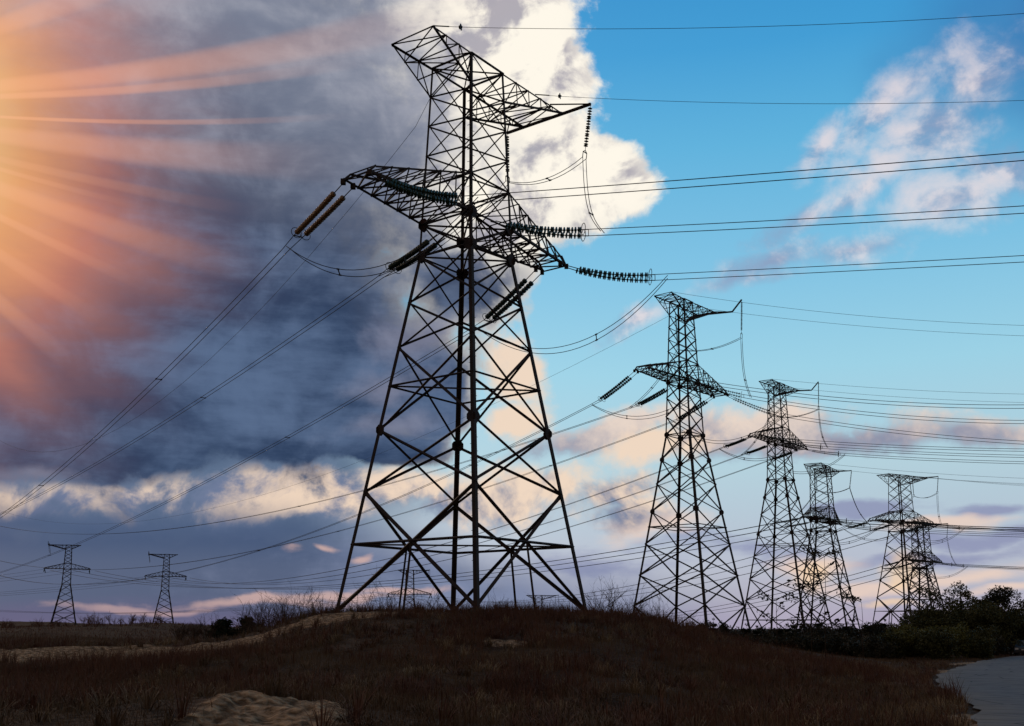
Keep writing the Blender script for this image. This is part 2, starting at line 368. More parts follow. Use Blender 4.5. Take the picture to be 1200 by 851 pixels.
def road_z(y): return np.interp(y, [0, 20, 40, 60, 80, 105, 150, 200], [-1.8, -1.9, -2.1, -2.25, -2.4, -2.6, -2.8, -3.0])
RW = 7.0
def H(x, y):
    x = np.asarray(x, float); y = np.asarray(y, float); sh = x.shape; xf, yf = x.ravel(), y.ravel(); z = np.empty_like(xf)
    for i in range(0, len(xf), 20000):
        a, b = xf[i:i+20000], yf[i:i+20000]
        r2 = (a[:, None]-CP[None, :, 0])**2+(b[:, None]-CP[None, :, 1])**2
        z[i:i+20000] = _tps(r2)@_S[:-3]+_S[-3]+_S[-2]*a+_S[-1]*b
    z = z.reshape(sh); rad = np.hypot(x, y)
    z = np.clip(z, -11, 3); f_ = np.clip((rad-550)/500, 0, 1); z = z*(1-f_)+(-8)*f_
    z = z+fn(x, y, 9.0, 3, 1)*.35*np.clip(rad/40, .2, 1)*(1-.75*np.exp(-(((x+2)/14)**2+((y-60)/12)**2)))+fn(x, y, 3.2, 2, 41)*.28*np.exp(-((y-32)/14)**2)+fn(x, y, 1.6, 3, 5)*.10
    z = z+fn(x, y, .7, 5, 31)*.26*sand(x, y)*np.clip(1.6-rad/50, 0, 1)
    d = road_d(x, y); k = np.clip(1-np.maximum(-d-.4, d-RW-.6)/2.5, 0, 1); k = k*k*(3-2*k)
    k = np.where((y > 2) & (y < 190), k, 0)
    return z*(1-k)+(road_z(y)-.06)*k
def Hs(x, y): return float(H(np.array([x]), np.array([y]))[0])
def sand(x, y):                                     # where bare sand shows
    x = np.asarray(x, float); y = np.asarray(y, float)
    n_ = fn(x, y, 5.0, 4, 11)*1.1
    def el(cx, cy, rx, ry, an=0):
        c_, s_ = math.cos(R(an)), math.sin(R(an)); u_, v_ = (x-cx)*c_+(y-cy)*s_, -(x-cx)*s_+(y-cy)*c_
        return 1-np.sqrt((u_/rx)**2+(v_/ry)**2)
    m_ = el(-20, 51.5, 11, 6.5, 0)
    for a in ((-12.5, 54.0, 7, 4.6, 24), (-8.5, 57, 5.0, 3.6, 20), (-4.0, 17.3, 1.5, 2.2, 0), (-.2, 44.5, .9, 1.6, 0), (-13, 17, 3, 2, 0), (-24, 93, 12, 3, 0), (2.3, 30, .8, .7, 0), (10.2, 24.5, .7, 3, -20), (15.0, 41, .9, 4, -20), (22.6, 58, 1.2, 3, -30), (31, 74.5, .8, 6, -35), (20.5, 75, 6, 2, 0)):
        m_ = np.maximum(m_, el(*a))
    n2_ = fn(x, y, .9, 3, 17)
    return np.clip((m_+n_*.6+n2_*.5)*2.0, 0, 1)
thv = np.r_[np.linspace(-180, -34, 60, endpoint=False), np.linspace(-34, 34, 540, endpoint=False), np.linspace(34, 180, 60)]
rv = np.r_[np.linspace(0.5, 12, 16, endpoint=False), np.linspace(12, 80, 330, endpoint=False), np.geomspace(80, 220, 110, endpoint=False), np.geomspace(220, 9000, 60)]
TH, RR = np.meshgrid(np.radians(thv), rv)
gx, gy = np.sin(TH)*RR, np.cos(TH)*RR
gz = H(gx, gy)
nr, na = gx.shape
idx = np.arange(nr*na).reshape(nr, na)
fc = np.stack([idx[:-1, :-1], idx[:-1, 1:], idx[1:, 1:], idx[1:, :-1]], -1).reshape(-1, 4)
gm = bpy.data.materials.new('dune_soil'); gm.use_nodes = True; t = gm.node_tree; b = t.nodes['Principled BSDF']
b.inputs['Roughness'].default_value = .95; b.inputs['Specular IOR Level'].default_value = .1
at_ = t.nodes.new('ShaderNodeAttribute'); at_.attribute_name = 'sand'
ge = t.nodes.new('ShaderNodeNewGeometry')
n1 = t.nodes.new('ShaderNodeTexNoise'); n1.inputs['Scale'].default_value = .9; n1.inputs['Detail'].default_value = 10; n1.inputs['Roughness'].default_value = .65
n2 = t.nodes.new('ShaderNodeTexNoise'); n2.inputs['Scale'].default_value = 5.0; n2.inputs['Detail'].default_value = 8
for n_ in (n1, n2): t.links.new(ge.outputs['Position'], n_.inputs['Vector'])
def gmix(a, b_, f_):
    m_ = t.nodes.new('ShaderNodeMix'); m_.data_type = 'RGBA'
    for i_, v_ in ((6, a), (7, b_)):
        if isinstance(v_, tuple): m_.inputs[i_].default_value = (*v_, 1)
        else: t.links.new(v_, m_.inputs[i_])
    t.links.new(f_, m_.inputs[0]); return m_.outputs[2]
def gmr(s_, lo, hi):
    m_ = t.nodes.new('ShaderNodeMapRange'); m_.inputs[1].default_value = lo; m_.inputs[2].default_value = hi; t.links.new(s_, m_.inputs[0]); return m_.outputs[0]
soil = gmix((.034, .022, .016), (.075, .048, .030), gmr(n1.outputs[0], .35, .65))
sandc = gmix((.10, .064, .036), (.44, .30, .18), gmr(n2.outputs[0], .40, .64))
ad = t.nodes.new('ShaderNodeMath'); ad.operation = 'ADD'; t.links.new(at_.outputs['Fac'], ad.inputs[0])
sb = t.nodes.new('ShaderNodeMath'); sb.operation = 'MULTIPLY_ADD'; t.links.new(n1.outputs[0], sb.inputs[0]); sb.inputs[1].default_value = .9; sb.inputs[2].default_value = -.45
t.links.new(sb.outputs[0], ad.inputs[1])
t.links.new(gmix(soil, sandc, gmr(ad.outputs[0], .35, .7)), b.inputs['Base Color'])
bp = t.nodes.new('ShaderNodeBump'); bp.inputs['Strength'].default_value = .9; bp.inputs['Distance'].default_value = .35
t.links.new(n2.outputs[0], bp.inputs['Height']); t.links.new(bp.outputs[0], b.inputs['Normal'])
ground = quick('ground', np.stack([gx, gy, gz], -1).reshape(-1, 3), fc, gm); tag(ground, kind='structure')
ground.data.polygons.foreach_set('use_smooth', [True]*len(ground.data.polygons))
att = ground.data.attributes.new('sand', 'FLOAT', 'POINT'); att.data.foreach_set('value', sand(gx, gy).ravel().astype(np.float32))
# road
yy = []; pl = []
for (a, b_) in zip(ROADL[:-1], ROADL[1:]):
    for k in np.linspace(0, 1, 12, endpoint=False): pl.append(a+(b_-a)*k)
pl = np.array(pl); pl = np.array([pl[max(i-6, 0):i+7].mean(0) for i in range(len(pl))])
tn = np.gradient(pl, axis=0); tn /= np.linalg.norm(tn, axis=1)[:, None]; nn = np.stack([tn[:, 1], -tn[:, 0]], 1)
rvv = []; K = 9
for i in range(len(pl)):
    for k in range(K):
        o_ = (k/(K-1))*RW + (fn(np.array([pl[i, 1]*1.0]), np.array([3.0]), 2.2, 3, 21)[0]*.5 if k == 0 else 0)
        q = pl[i]+nn[i]*o_; rvv.append((q[0], q[1], float(road_z(q[1]))+.02*math.sin(math.pi*k/(K-1))))
rf = [(i*K+k, i*K+k+1, (i+1)*K+k+1, (i+1)*K+k) for i in range(len(pl)-1) for k in range(K-1)]
road = quick('road', rvv, rf, M['asphalt']); tag(road, kind='structure')
du = road.data.attributes.new('dust', 'FLOAT', 'POINT')
du.data.foreach_set('value', np.array([[.9, .42, .12, .30, .10, .10, .30, .12, .8][k] for i in range(len(pl)) for k in range(K)], np.float32))
ta = M['asphalt'].node_tree; ab = ta.nodes['Principled BSDF']; src = ab.inputs['Base Color'].links[0].from_socket
aa = ta.nodes.new('ShaderNodeAttribute'); aa.attribute_name = 'dust'; an = ta.nodes.new('ShaderNodeTexNoise'); an.inputs['Scale'].default_value = 1.7; an.inputs['Detail'].default_value = 12; an.inputs['Roughness'].default_value = .7
ag = ta.nodes.new('ShaderNodeNewGeometry'); ta.links.new(ag.outputs['Position'], an.inputs['Vector'])
am = ta.nodes.new('ShaderNodeMath'); am.operation = 'MULTIPLY_ADD'; ta.links.new(an.outputs[0], am.inputs[0]); am.inputs[1].default_value = 1.6; am.inputs[2].default_value = -1.0
a2 = ta.nodes.new('ShaderNodeMath'); a2.operation = 'ADD'; a2.use_clamp = True; ta.links.new(am.outputs[0], a2.inputs[0]); ta.links.new(aa.outputs['Fac'], a2.inputs[1])
ax = ta.nodes.new('ShaderNodeMix'); ax.data_type = 'RGBA'; ta.links.new(a2.outputs[0], ax.inputs[0]); ta.links.new(src, ax.inputs[6]); ax.inputs[7].default_value = (.17, .13, .095, 1); ta.links.new(ax.outputs[2], ab.inputs['Base Color'])
vo = ta.nodes.new('ShaderNodeTexVoronoi'); vo.feature = 'DISTANCE_TO_EDGE'; vo.inputs['Scale'].default_value = .45; ta.links.new(ag.outputs['Position'], vo.inputs['Vector'])
vr = ta.nodes.new('ShaderNodeMapRange'); vr.inputs[1].default_value = .006; vr.inputs[2].default_value = .022; ta.links.new(vo.outputs['Distance'], vr.inputs[0])
vx = ta.nodes.new('ShaderNodeMix'); vx.data_type = 'RGBA'; ta.links.new(vr.outputs[0], vx.inputs[0]); vx.inputs[6].default_value = (.015, .014, .014, 1); ta.links.new(ax.outputs[2], vx.inputs[7]); ta.links.new(vx.outputs[2], ab.inputs['Base Color']) 

# ------------------------------------------------------------------ pylons (local frame: +u along the cross-arms, +v the way the lines leave to the right)
CN = dict(L=(-1, -1), N=(-1, 1), R=(1, 1), F=(1, -1)); FACES = [('L', 'N'), ('N', 'R'), ('R', 'F'), ('F', 'L')]
class Tower:
    def __init__(s, X, Y, yaw, zcb, kind, foot, slope, hw, ht, near=0, body=None):
        s.X, s.Y, s.yaw, s.zcb, s.kind = X, Y, R(yaw), zcb, kind
        s.u = np.array([math.sin(s.yaw), math.cos(s.yaw), 0]); s.v = np.array([math.cos(s.yaw), -math.sin(s.yaw), 0])
        s.zt = 10.40 if kind == 'B' else 10.45; s.wz = -2.04 if kind == 'B' else -6.58
        s.foot, s.slope, s.hw, s.ht, s.near = foot, slope, hw, ht, near
        s.body = body
    def h(s, z):
        return s.hw+(s.ht-s.hw)*(z-s.wz)/(s.zt-s.wz) if z >= s.wz else s.hw+s.slope*(s.wz-z)
    def c(s, cn, z):
        a = s.h(z)/math.sqrt(2); return np.array([CN[cn][0]*a, CN[cn][1]*a, z])
    def W(s, p):                                     # local -> world
        return np.array([s.X, s.Y, s.zcb])+s.u*p[0]+s.v*p[1]+np.array([0, 0, p[2]])
def loc2(s, p): return s.W(p)-np.array([s.X, s.Y, s.zcb+s.foot])
def build_tower(T, label, group='lattice pylons in the row'):
    T.near = T.near
    root = empty('transmission_tower', (T.X, T.Y, T.zcb+T.foot)); tag(root, label, 'pylon', group)
    fine = T.near >= 1; L3 = T.near >= 2
    q = lambda p: loc2(T, p)
    rad = lambda cn: T.u*CN[cn][0]+T.v*CN[cn][1]
    fw = 1.0 if T.near >= 2 else (1.1 if T.near == 1 else 1.5)
    B = T.body
    if T.kind == 'B':
        lv = [T.zt, T.zt-1.95, T.zt-3.9, T.zt-5.91, 2.43, 0.0, T.wz]; low = [T.wz, -4.98, -7.76, -12.8, -16.48, T.foot]; rings = [-10.14]
    else:
        lv = [T.zt, 8.7, 7.1, 5.55, 4.0, 2.43, 0.0, -1.95, -4.3, T.wz]
        low = ([T.wz, -9.68, -12.65, -16.05, -19.95, -23.7, -27.3, T.foot] if T.foot < -30 else [T.wz, -9.6, -12.4, -15.6, -19.0, T.foot]); rings = [-17.9] if T.foot < -30 else []
    # the four legs, each its own steel angle from footing to head
    for cn in CN:
        m_ = MB(); o_ = rad(cn)
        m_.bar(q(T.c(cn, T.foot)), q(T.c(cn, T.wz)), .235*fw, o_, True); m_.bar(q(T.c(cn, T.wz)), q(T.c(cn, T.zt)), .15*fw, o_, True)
        lg = m_.build('leg', M['steel'], root)
        if L3 and cn == 'N':                        # climbing bolts
            z = T.foot+2.5; k = 0
            while z < T.zt-.3:
                m2 = MB(); p = q(T.c(cn, z)); dirv = T.u*(1 if k % 2 else 0)+T.v*(-1 if not k % 2 else 0)
                m2.bar(p, p+dirv*.30, .022); z += .4; k += 1
                m2.build('climbing_bolt', M['fitting'], lg)
        f_ = MB(); fp = q(T.c(cn, T.foot)); f_.box(fp+np.array([0, 0, -.52]), .8, .8, 1.0); f_.box(fp+np.array([0, 0, .03]), .5, .5, .10); f_.build('footing', M['concrete'], root)
    # face bracing
    for a, b_ in FACES:
        m_ = MB(); nrm = (np.array(CN[a])+np.array(CN[b_]))/2.0; nv = T.u*nrm[0]+T.v*nrm[1]
        def seg(p, r_, w_, off=0.0): m_.bar(q(p)+nv*off, q(r_)+nv*off, w_, nv, L3, None)
        for z1, z0 in zip(lv[:-1], lv[1:]):
            w_ = (.075 if z1 > 2 else .095)*fw
            seg(T.c(a, z1), T.c(b_, z0), w_, .02); seg(T.c(b_, z1), T.c(a, z0), w_, -.06)
        for i, (z1, z0) in enumerate(zip(low[:-1], low[1:])):
            last = i == len(low)-2
            w_ = (.17 if last and T.kind == 'B' else .125 if i >= len(low)-4 else .10)*fw
            seg(T.c(a, z1), T.c(b_, z0), w_, .02); seg(T.c(b_, z1), T.c(a, z0), w_, -.08)
            if last:
                w1, w2 = T.h(z1), T.h(z0); t_ = w1/(w1+w2); zr = z1+(z0-z1)*t_; T.zr = zr
                mid = (T.c(a, zr)+T.c(b_, zr))/2; seg(T.c(a, zr), T.c(b_, zr), .11*fw, .05)
                if T.kind == 'B':
                    m3 = (T.c(a, z0)+T.c(b_, z0))/2; seg(mid, m3, .12*fw, 0.0)
        for zr in rings+[T.wz]: seg(T.c(a, zr), T.c(b_, zr), .09*fw, .04)
        for zr in (0.0, 2.43): seg(T.c(a, zr), T.c(b_, zr), .10*fw, .04)
        if L3:                                       # light redundant members tying legs to the diagonals
            for z1, z0 in ((low[1], low[2]), (low[2], low[3]), (low[3], low[4])):
                pass
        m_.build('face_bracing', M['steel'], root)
    # plan bracing at ring levels
    for zr in [0.0, T.wz]+rings+[T.zr]:
        m_ = MB(); m_.bar(q(T.c('L', zr)), q(T.c('R', zr)), .09*fw); 
        if zr > -3: m_.bar(q(T.c('N', zr)), q(T.c('F', zr)), .09*fw)
        m_.build('plan_bracing', M['steel'], root)
    # gusset plates
    if fine:
        gl = [('W', T.wz, .36), ('D', low[3], .34)] + ([('cb', 0.0, .40)] if T.kind == 'B' else [('x', low[1], .34), ('cb', 0.0, .34)])
        for nm, z, r_ in gl:
            for cn in CN:
                m_ = MB(); p = q(T.c(cn, z)); o_ = rad(cn)
                red = (nm == 'cb' and cn in 'LF' and T.near >= 2)
                for (a, b_) in FACES:
                    if cn in (a, b_):
                        ot = b_ if cn == a else a; nv = (np.array(CN[a])+np.array(CN[b_]))/2.0; nv = T.u*nv[0]+T.v*nv[1]
                        dd = q(T.c(ot, z))-p; dd /= np.linalg.norm(dd)
                        m_.plate(p+dd*.18+nv*.012, nv, r_, .03, 8)
                m_.build('gusset_plate', M['rust'] if red else M['steel'], root)
    # lower cross-arm
    UE, VE = 9.5, .95
    m_ = {}
    for sd in (-1, 1):
        m_ = MB(); nst = 6 if fine else 5
        up = {}; lo = {}
        for sv in (-1, 1):
            c0 = T.c('N' if (sd < 0 and sv > 0) else 'L' if sd < 0 else 'R' if sv > 0 else 'F', 0.0)
            c1 = T.c('N' if (sd < 0 and sv > 0) else 'L' if sd < 0 else 'R' if sv > 0 else 'F', 2.43)
            e0 = np.array([sd*UE, sv*VE, 0.0]); e1 = np.array([sd*(UE-.55), sv*VE, .55])
            lo[sv] = [c0+(e0-c0)*k/nst for k in range(nst+1)]; up[sv] = [c1+(e1-c1)*k/nst for k in range(nst+1)]
            m_.bar(q(c0), q(e0), .15*fw, T.v*sv-np.array([0, 0, 1.0]), True); m_.bar(q(c1), q(e1), .11*fw, T.v*sv+np.array([0, 0, 1.0]), True); m_.bar(q(e1), q(e0), .10*fw)
            for k in range(1, nst+1): m_.bar(q(lo[sv][k]), q(up[sv][k]), .06*fw)
            for k in range(nst): m_.bar(q(up[sv][k]), q(lo[sv][k+1]), .065*fw)
        for P_, w_ in ((lo, .075), (up, .055)):
            for k in range(nst+1): m_.bar(q(P_[-1][k]), q(P_[1][k]), w_*fw)
            for k in range(nst):
                a, b_ = (-1, 1) if k % 2 else (1, -1)
                m_.bar(q(P_[a][k]), q(P_[b_][k+1]), w_*fw)
                if P_ is lo and k < nst-1: m_.bar(q(P_[b_][k]), q(P_[a][k+1]), w_*fw*.8)
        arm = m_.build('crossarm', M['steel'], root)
        if fine:
            for sv in (-1, 1):
                for uu in (UE-.05, UE-.8):
                    m2 = MB(); m2.box(q((sd*uu, sv*(VE+.06), -.06)), .26, .26, .30, None); m2.build('attachment_bracket', M['steel'], arm)
    # head with the upper cross-arm
    m_ = MB(); vt = 1.68 if T.kind == 'B' else 1.25; ul = -5.2 if T.kind == 'B' else (-4.3 if T.near else -4.9); ur = 8.25 if T.kind == 'B' else (6.8 if T.near else 8.2); zt = T.zt; zl = lv[1]
    if T.kind == 'B': zl = zt-1.95
    for sv in (-1, 1):
        cm = T.h(zt)/math.sqrt(2)
        for (ue, cl_) in ((ul, 'N' if sv > 0 else 'L'), (ur, 'R' if sv > 0 else 'F')):
            ct = T.c(cl_, zt); cb_ = T.c(cl_, zl); e = np.array([ue, sv*vt, zt])
            m_.bar(q(ct), q(e), .11*fw, T.v*sv+np.array([0, 0, 1.0]), True); m_.bar(q(cb_), q(e), .11*fw, T.v*sv-np.array([0, 0, 1.0]), True)
            n_ = 3 if ue < 0 else 5
            tp = [ct+(e-ct)*k/n_ for k in range(n_+1)]; bt = [cb_+(e-cb_)*k/n_ for k in range(n_+1)]
            for k in range(1, n_): m_.bar(q(tp[k]), q(bt[k]), .055*fw); 
            for k in range(n_-1): m_.bar(q(tp[k]), q(bt[k+1]), .055*fw) if k % 2 else m_.bar(q(bt[k]), q(tp[k+1]), .055*fw)
            if sv < 0: keep = (tp, bt)
            if sv < 0 and ue < 0: KL = (tp, bt)
            if sv < 0 and ue > 0: KR = (tp, bt)
            if sv > 0:
                o_ = KL if ue < 0 else KR
                for j, (P1, P2) in enumerate(((tp, o_[0]), (bt, o_[1]))):
                    for k in range(0 if j == 0 else 1, n_+1 if j == 0 else n_, 1 if j == 0 else 2): m_.bar(q(P1[k]), q(P2[k]), .06*fw)
                    for k in range(n_):
                        if k % 2 == j: m_.bar(q(P1[k]), q(P2[k+1]), .055*fw)
                        else: m_.bar(q(P2[k]), q(P1[k+1]), .055*fw)
        m_.bar(q(T.c('N' if sv > 0 else 'L', zt)), q(T.c('R' if sv > 0 else 'F', zt)), .10*fw)
    m_.bar(q(T.c('L', zt)), q(T.c('R', zt)), .07*fw); m_.bar(q(T.c('N', zt)), q(T.c('F', zt)), .07*fw)
    m_.bar(q(T.c('L', zt)), q(T.c('N', zt)), .10*fw); m_.bar(q(T.c('F', zt)), q(T.c('R', zt)), .10*fw)
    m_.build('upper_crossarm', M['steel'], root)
    # outriggers that keep the middle jumper clear of the mast
    T.horn = {}
    for sv in (-1, 1):
        m_ = MB(); s0 = np.array([ur, 0, zt])
        if T.kind == 'B':
            tip = np.array([ur, sv*(3.9 if sv > 0 else 3.15), zt]); m_.bar(q(s0), q(tip), .16*fw)
            m_.bar(q((ur-1.6, sv*vt, zt)), q(tip), .07*fw); m_.bar(q(T.c('R' if sv > 0 else 'F', zl)), q((ur, sv*vt, zt-.02)), .06*fw)
        else:
            kn = np.array([ur, sv*3.5, zt-.35]); tip = np.array([ur, sv*4.9, zt+1.0]); m_.bar(q(s0), q(kn), .17*fw); m_.bar(q(kn), q(tip), .14*fw)
            m_.bar(q((ur-1.6, sv*vt, zt-.3)), q(kn), .08*fw); m_.bar(q(T.c('R' if sv > 0 else 'F', zl-.2)), q((ur, sv*vt, zt-.1)), .10*fw)
        m_.build('outrigger', M['steel'], root); T.horn[sv] = tip
    return root

LW = (-7.30, 2.91, 2.29)
TOW = {
 1: Tower(-2.80, 62.0, 37.02, 24.26, 'B', -23.31, .2075, 2.90, 2.28, 2),
 2: Tower(21.25, 128.3, 39.8, 29.9, 'A', -34.4, .211, 2.43, 1.52, 1),
 3: Tower(46.7, 182.8, 39.4, 31.9, 'A', -34.6, .221, 2.47, 1.59, 1),
 4: Tower(59.5, 202.6, 31.6, 20.24, 'B', -23.31, .215, 2.80, 2.25, 1),
 5: Tower(86.7, 235.5, 60.3, 23.15, 'B', -23.31, .225, 2.95, 2.25, 1),
 6: Tower(110.4, 286.7, 47.6, 17.66, 'B', -23.31, .21, 2.9, 2.3, 0),
 7: Tower(-193.9, 465.2, -110.4, 25.29, 'A', -23.5, .27, 2.6, 1.8, 0),
 8: Tower(-162.7, 501.9, -109.4, 23.74, 'A', -23.0, .27, 2.6, 1.8, 0),
 9: Tower(-44.0, 460.0, 80.4, 14.16, 'B', -23.31, .205, 2.88, 2.34, 0),
 10: Tower(11.6, 470.0, 80.0, 3.7, 'B', -13.7, .205, 2.88, 2.34, 0),
}
LBL = {
 1: 'largest and nearest dark lattice pylon standing on the sandy mound',
 2: 'second largest lattice pylon with a bent outrigger, just right of the nearest one',
 3: 'tall slim lattice pylon with a bent outrigger, third in the row to the right',
 4: 'face-on lattice pylon with a straight narrow top, half behind the third pylon',
 5: 'lattice pylon with a long flat upper arm beside the roadside trees',
 6: 'rearmost right pylon, mostly hidden behind the one with the long flat arm',
 7: 'tiny leftmost pylon on the horizon of the dunes',
 8: 'tiny distant pylon on the dune horizon, right of the leftmost one',
 9: 'faint far pylon seen between the left legs of the largest pylon',
 10: 'flat head of a far pylon seen between the right legs of the largest pylon',
}
TD = {1: 'the largest pylon', 2: 'the second largest pylon', 3: 'the slim third pylon', 4: 'the face-on fourth pylon', 5: 'the fifth, flat-topped pylon', 6: 'the half-hidden sixth pylon',
      7: 'the tiny leftmost pylon', 8: 'the tiny second-leftmost pylon', 9: 'the far pylon behind left legs', 10: 'the far pylon behind right legs'}
for k in TOW: build_tower(TOW[k], LBL[k])

# ------------------------------------------------------------------ insulators, conductors, jumpers
def azv(a): return np.array([math.sin(R(a)), math.cos(R(a)), 0])
def curve_pts(p, q_, sag, n=10):
    p, q_ = np.array(p), np.array(q_)
    return [p+(q_-p)*t_-np.array([0, 0, sag*4*t_*(1-t_)]) for t_ in np.linspace(0, 1, n)]
def disc_stack(m_, p, q_, sag, fine, r_=.19, frac=(.16, .93)):
    pts = curve_pts(p, q_, sag, 60); L_ = np.r_[0, np.cumsum([np.linalg.norm(pts[i+1]-pts[i]) for i in range(59)])]
    tot = L_[-1]; n = int((frac[1]-frac[0])*tot/(.165 if fine else .19))
    for i in range(n):
        l = tot*frac[0]+(i+.5)*(frac[1]-frac[0])*tot/n; j = min(np.searchsorted(L_, l), 59); c_ = pts[j]; d = pts[min(j+1, 59)]-pts[max(j-1, 0)]
        if fine: m_.lathe(c_, d, [(-.07, .03), (-.065, .06), (-.02, .065), (-.01, r_), (.012, r_*.98), (.02, .06), (.07, .03)], 12)
        else: m_.lathe(c_, d, [(-.06, .05), (0, r_), (.02, .05), (.07, .04)], 7)
def assembly(p1, p2, q1, q2, label, group, sag, fine, matname='glass', r_=.19):
    """two parallel strings p1->q1, p2->q2 joined by yoke plates"""
    base = (p1+p2)/2; root = empty('insulator_assembly', base); tag(root, label, 'insulator', group)
    g_ = lambda p: np.array(p)-base
    for p, q_ in ((p1, q1), (p2, q2)):
        m_ = MB(); disc_stack(m_, g_(p), g_(q_), sag, fine, r_); st = m_.build('insulator_string', M[matname], root, True)
        m2 = MB(); m2.tube(curve_pts(g_(p), g_(q_), sag, 8), .03 if fine else .045, 6); m2.build('link_rod', M['fitting'], st)
    m_ = MB(); m_.bar(g_(q1), g_(q2), .12, (0, 0, 1), t=.03); m_.build('yoke_plate', M['fitting'], root)
    if fine is not None:
        d = (q1-p1)/np.linalg.norm(q1-p1); s_ = np.cross(d, [0, 0, 1.0]); s_ /= np.linalg.norm(s_); up_ = np.cross(s_, d)
        for qq, sg_ in ((q1, 1), (q2, -1)):
            m_ = MB(); c_ = g_(qq)-d*.32; rr_ = .34
            m_.tube([c_+(s_*math.cos(a)+up_*math.sin(a))*rr_ for a in np.linspace(0, 2*math.pi, 17)[:-1]], .022 if fine else .04, 5, True); m_.build('grading_ring', M['fitting'], root)
    return root
def bundle(ptsA, ptsB, label, group, r_, name='conductor_bundle', spacers=(), cat='power line'):
    base = np.array(ptsA[0]); root = empty(name, base); tag(root, label, cat, group)
    for P_ in (ptsA, ptsB):
        m_ = MB(); m_.tube([np.array(p)-base for p in P_], r_, 5); m_.build('wire', M['wire'], root, True)
    for i in spacers:
        m_ = MB(); a, b_ = np.array(ptsA[i])-base, np.array(ptsB[i])-base; m_.bar(a, b_, r_*2.2); d = np.array(ptsA[i+1])-np.array(ptsA[i]); d /= np.linalg.norm(d)
        for e in (a, b_): m_.bar(e-d*.09, e+d*.09, r_*3.2)
        m_.build('spacer', M['fitting'], root)
    return root
def wire(pts, label, group, r_, name='wire', cat='power line', fit=False):
    base = np.array(pts[0]); m_ = MB(); P_ = [np.array(p)-base for p in pts]
    m_.tube(P_, r_, 5); o = m_.build(name, M['wire'], None, True); o.location = base; tag(o, label, cat, group); return o
def quadwire(P0_, az, sz, s0, s1, n):
    s_, z_ = np.array(sz, float).T; co = np.polyfit(s_, z_, min(2, len(s_)-1)); d = azv(az)
    return [np.array([P0_[0], P0_[1], 0])+d*t_+np.array([0, 0, np.polyval(co, t_)]) for t_ in np.r_[np.linspace(s0, s0+10, 6, endpoint=False), np.linspace(s0+10, s1, n)]]
PH = {'L': -9.05, 'M': 0.0, 'R': 9.05}; ARM = {'L': 'left arm tip', 'M': 'mast', 'R': 'right arm tip'}; PHN = {'L': 'left-arm', 'M': 'middle', 'R': 'right-arm'}
def attach(T, ph, sv):
    if ph == 'M': return np.array([0, sv*(T.h(0)/math.sqrt(2)+.1), -.08])
    return np.array([PH[ph], sv*1.05, -.12])
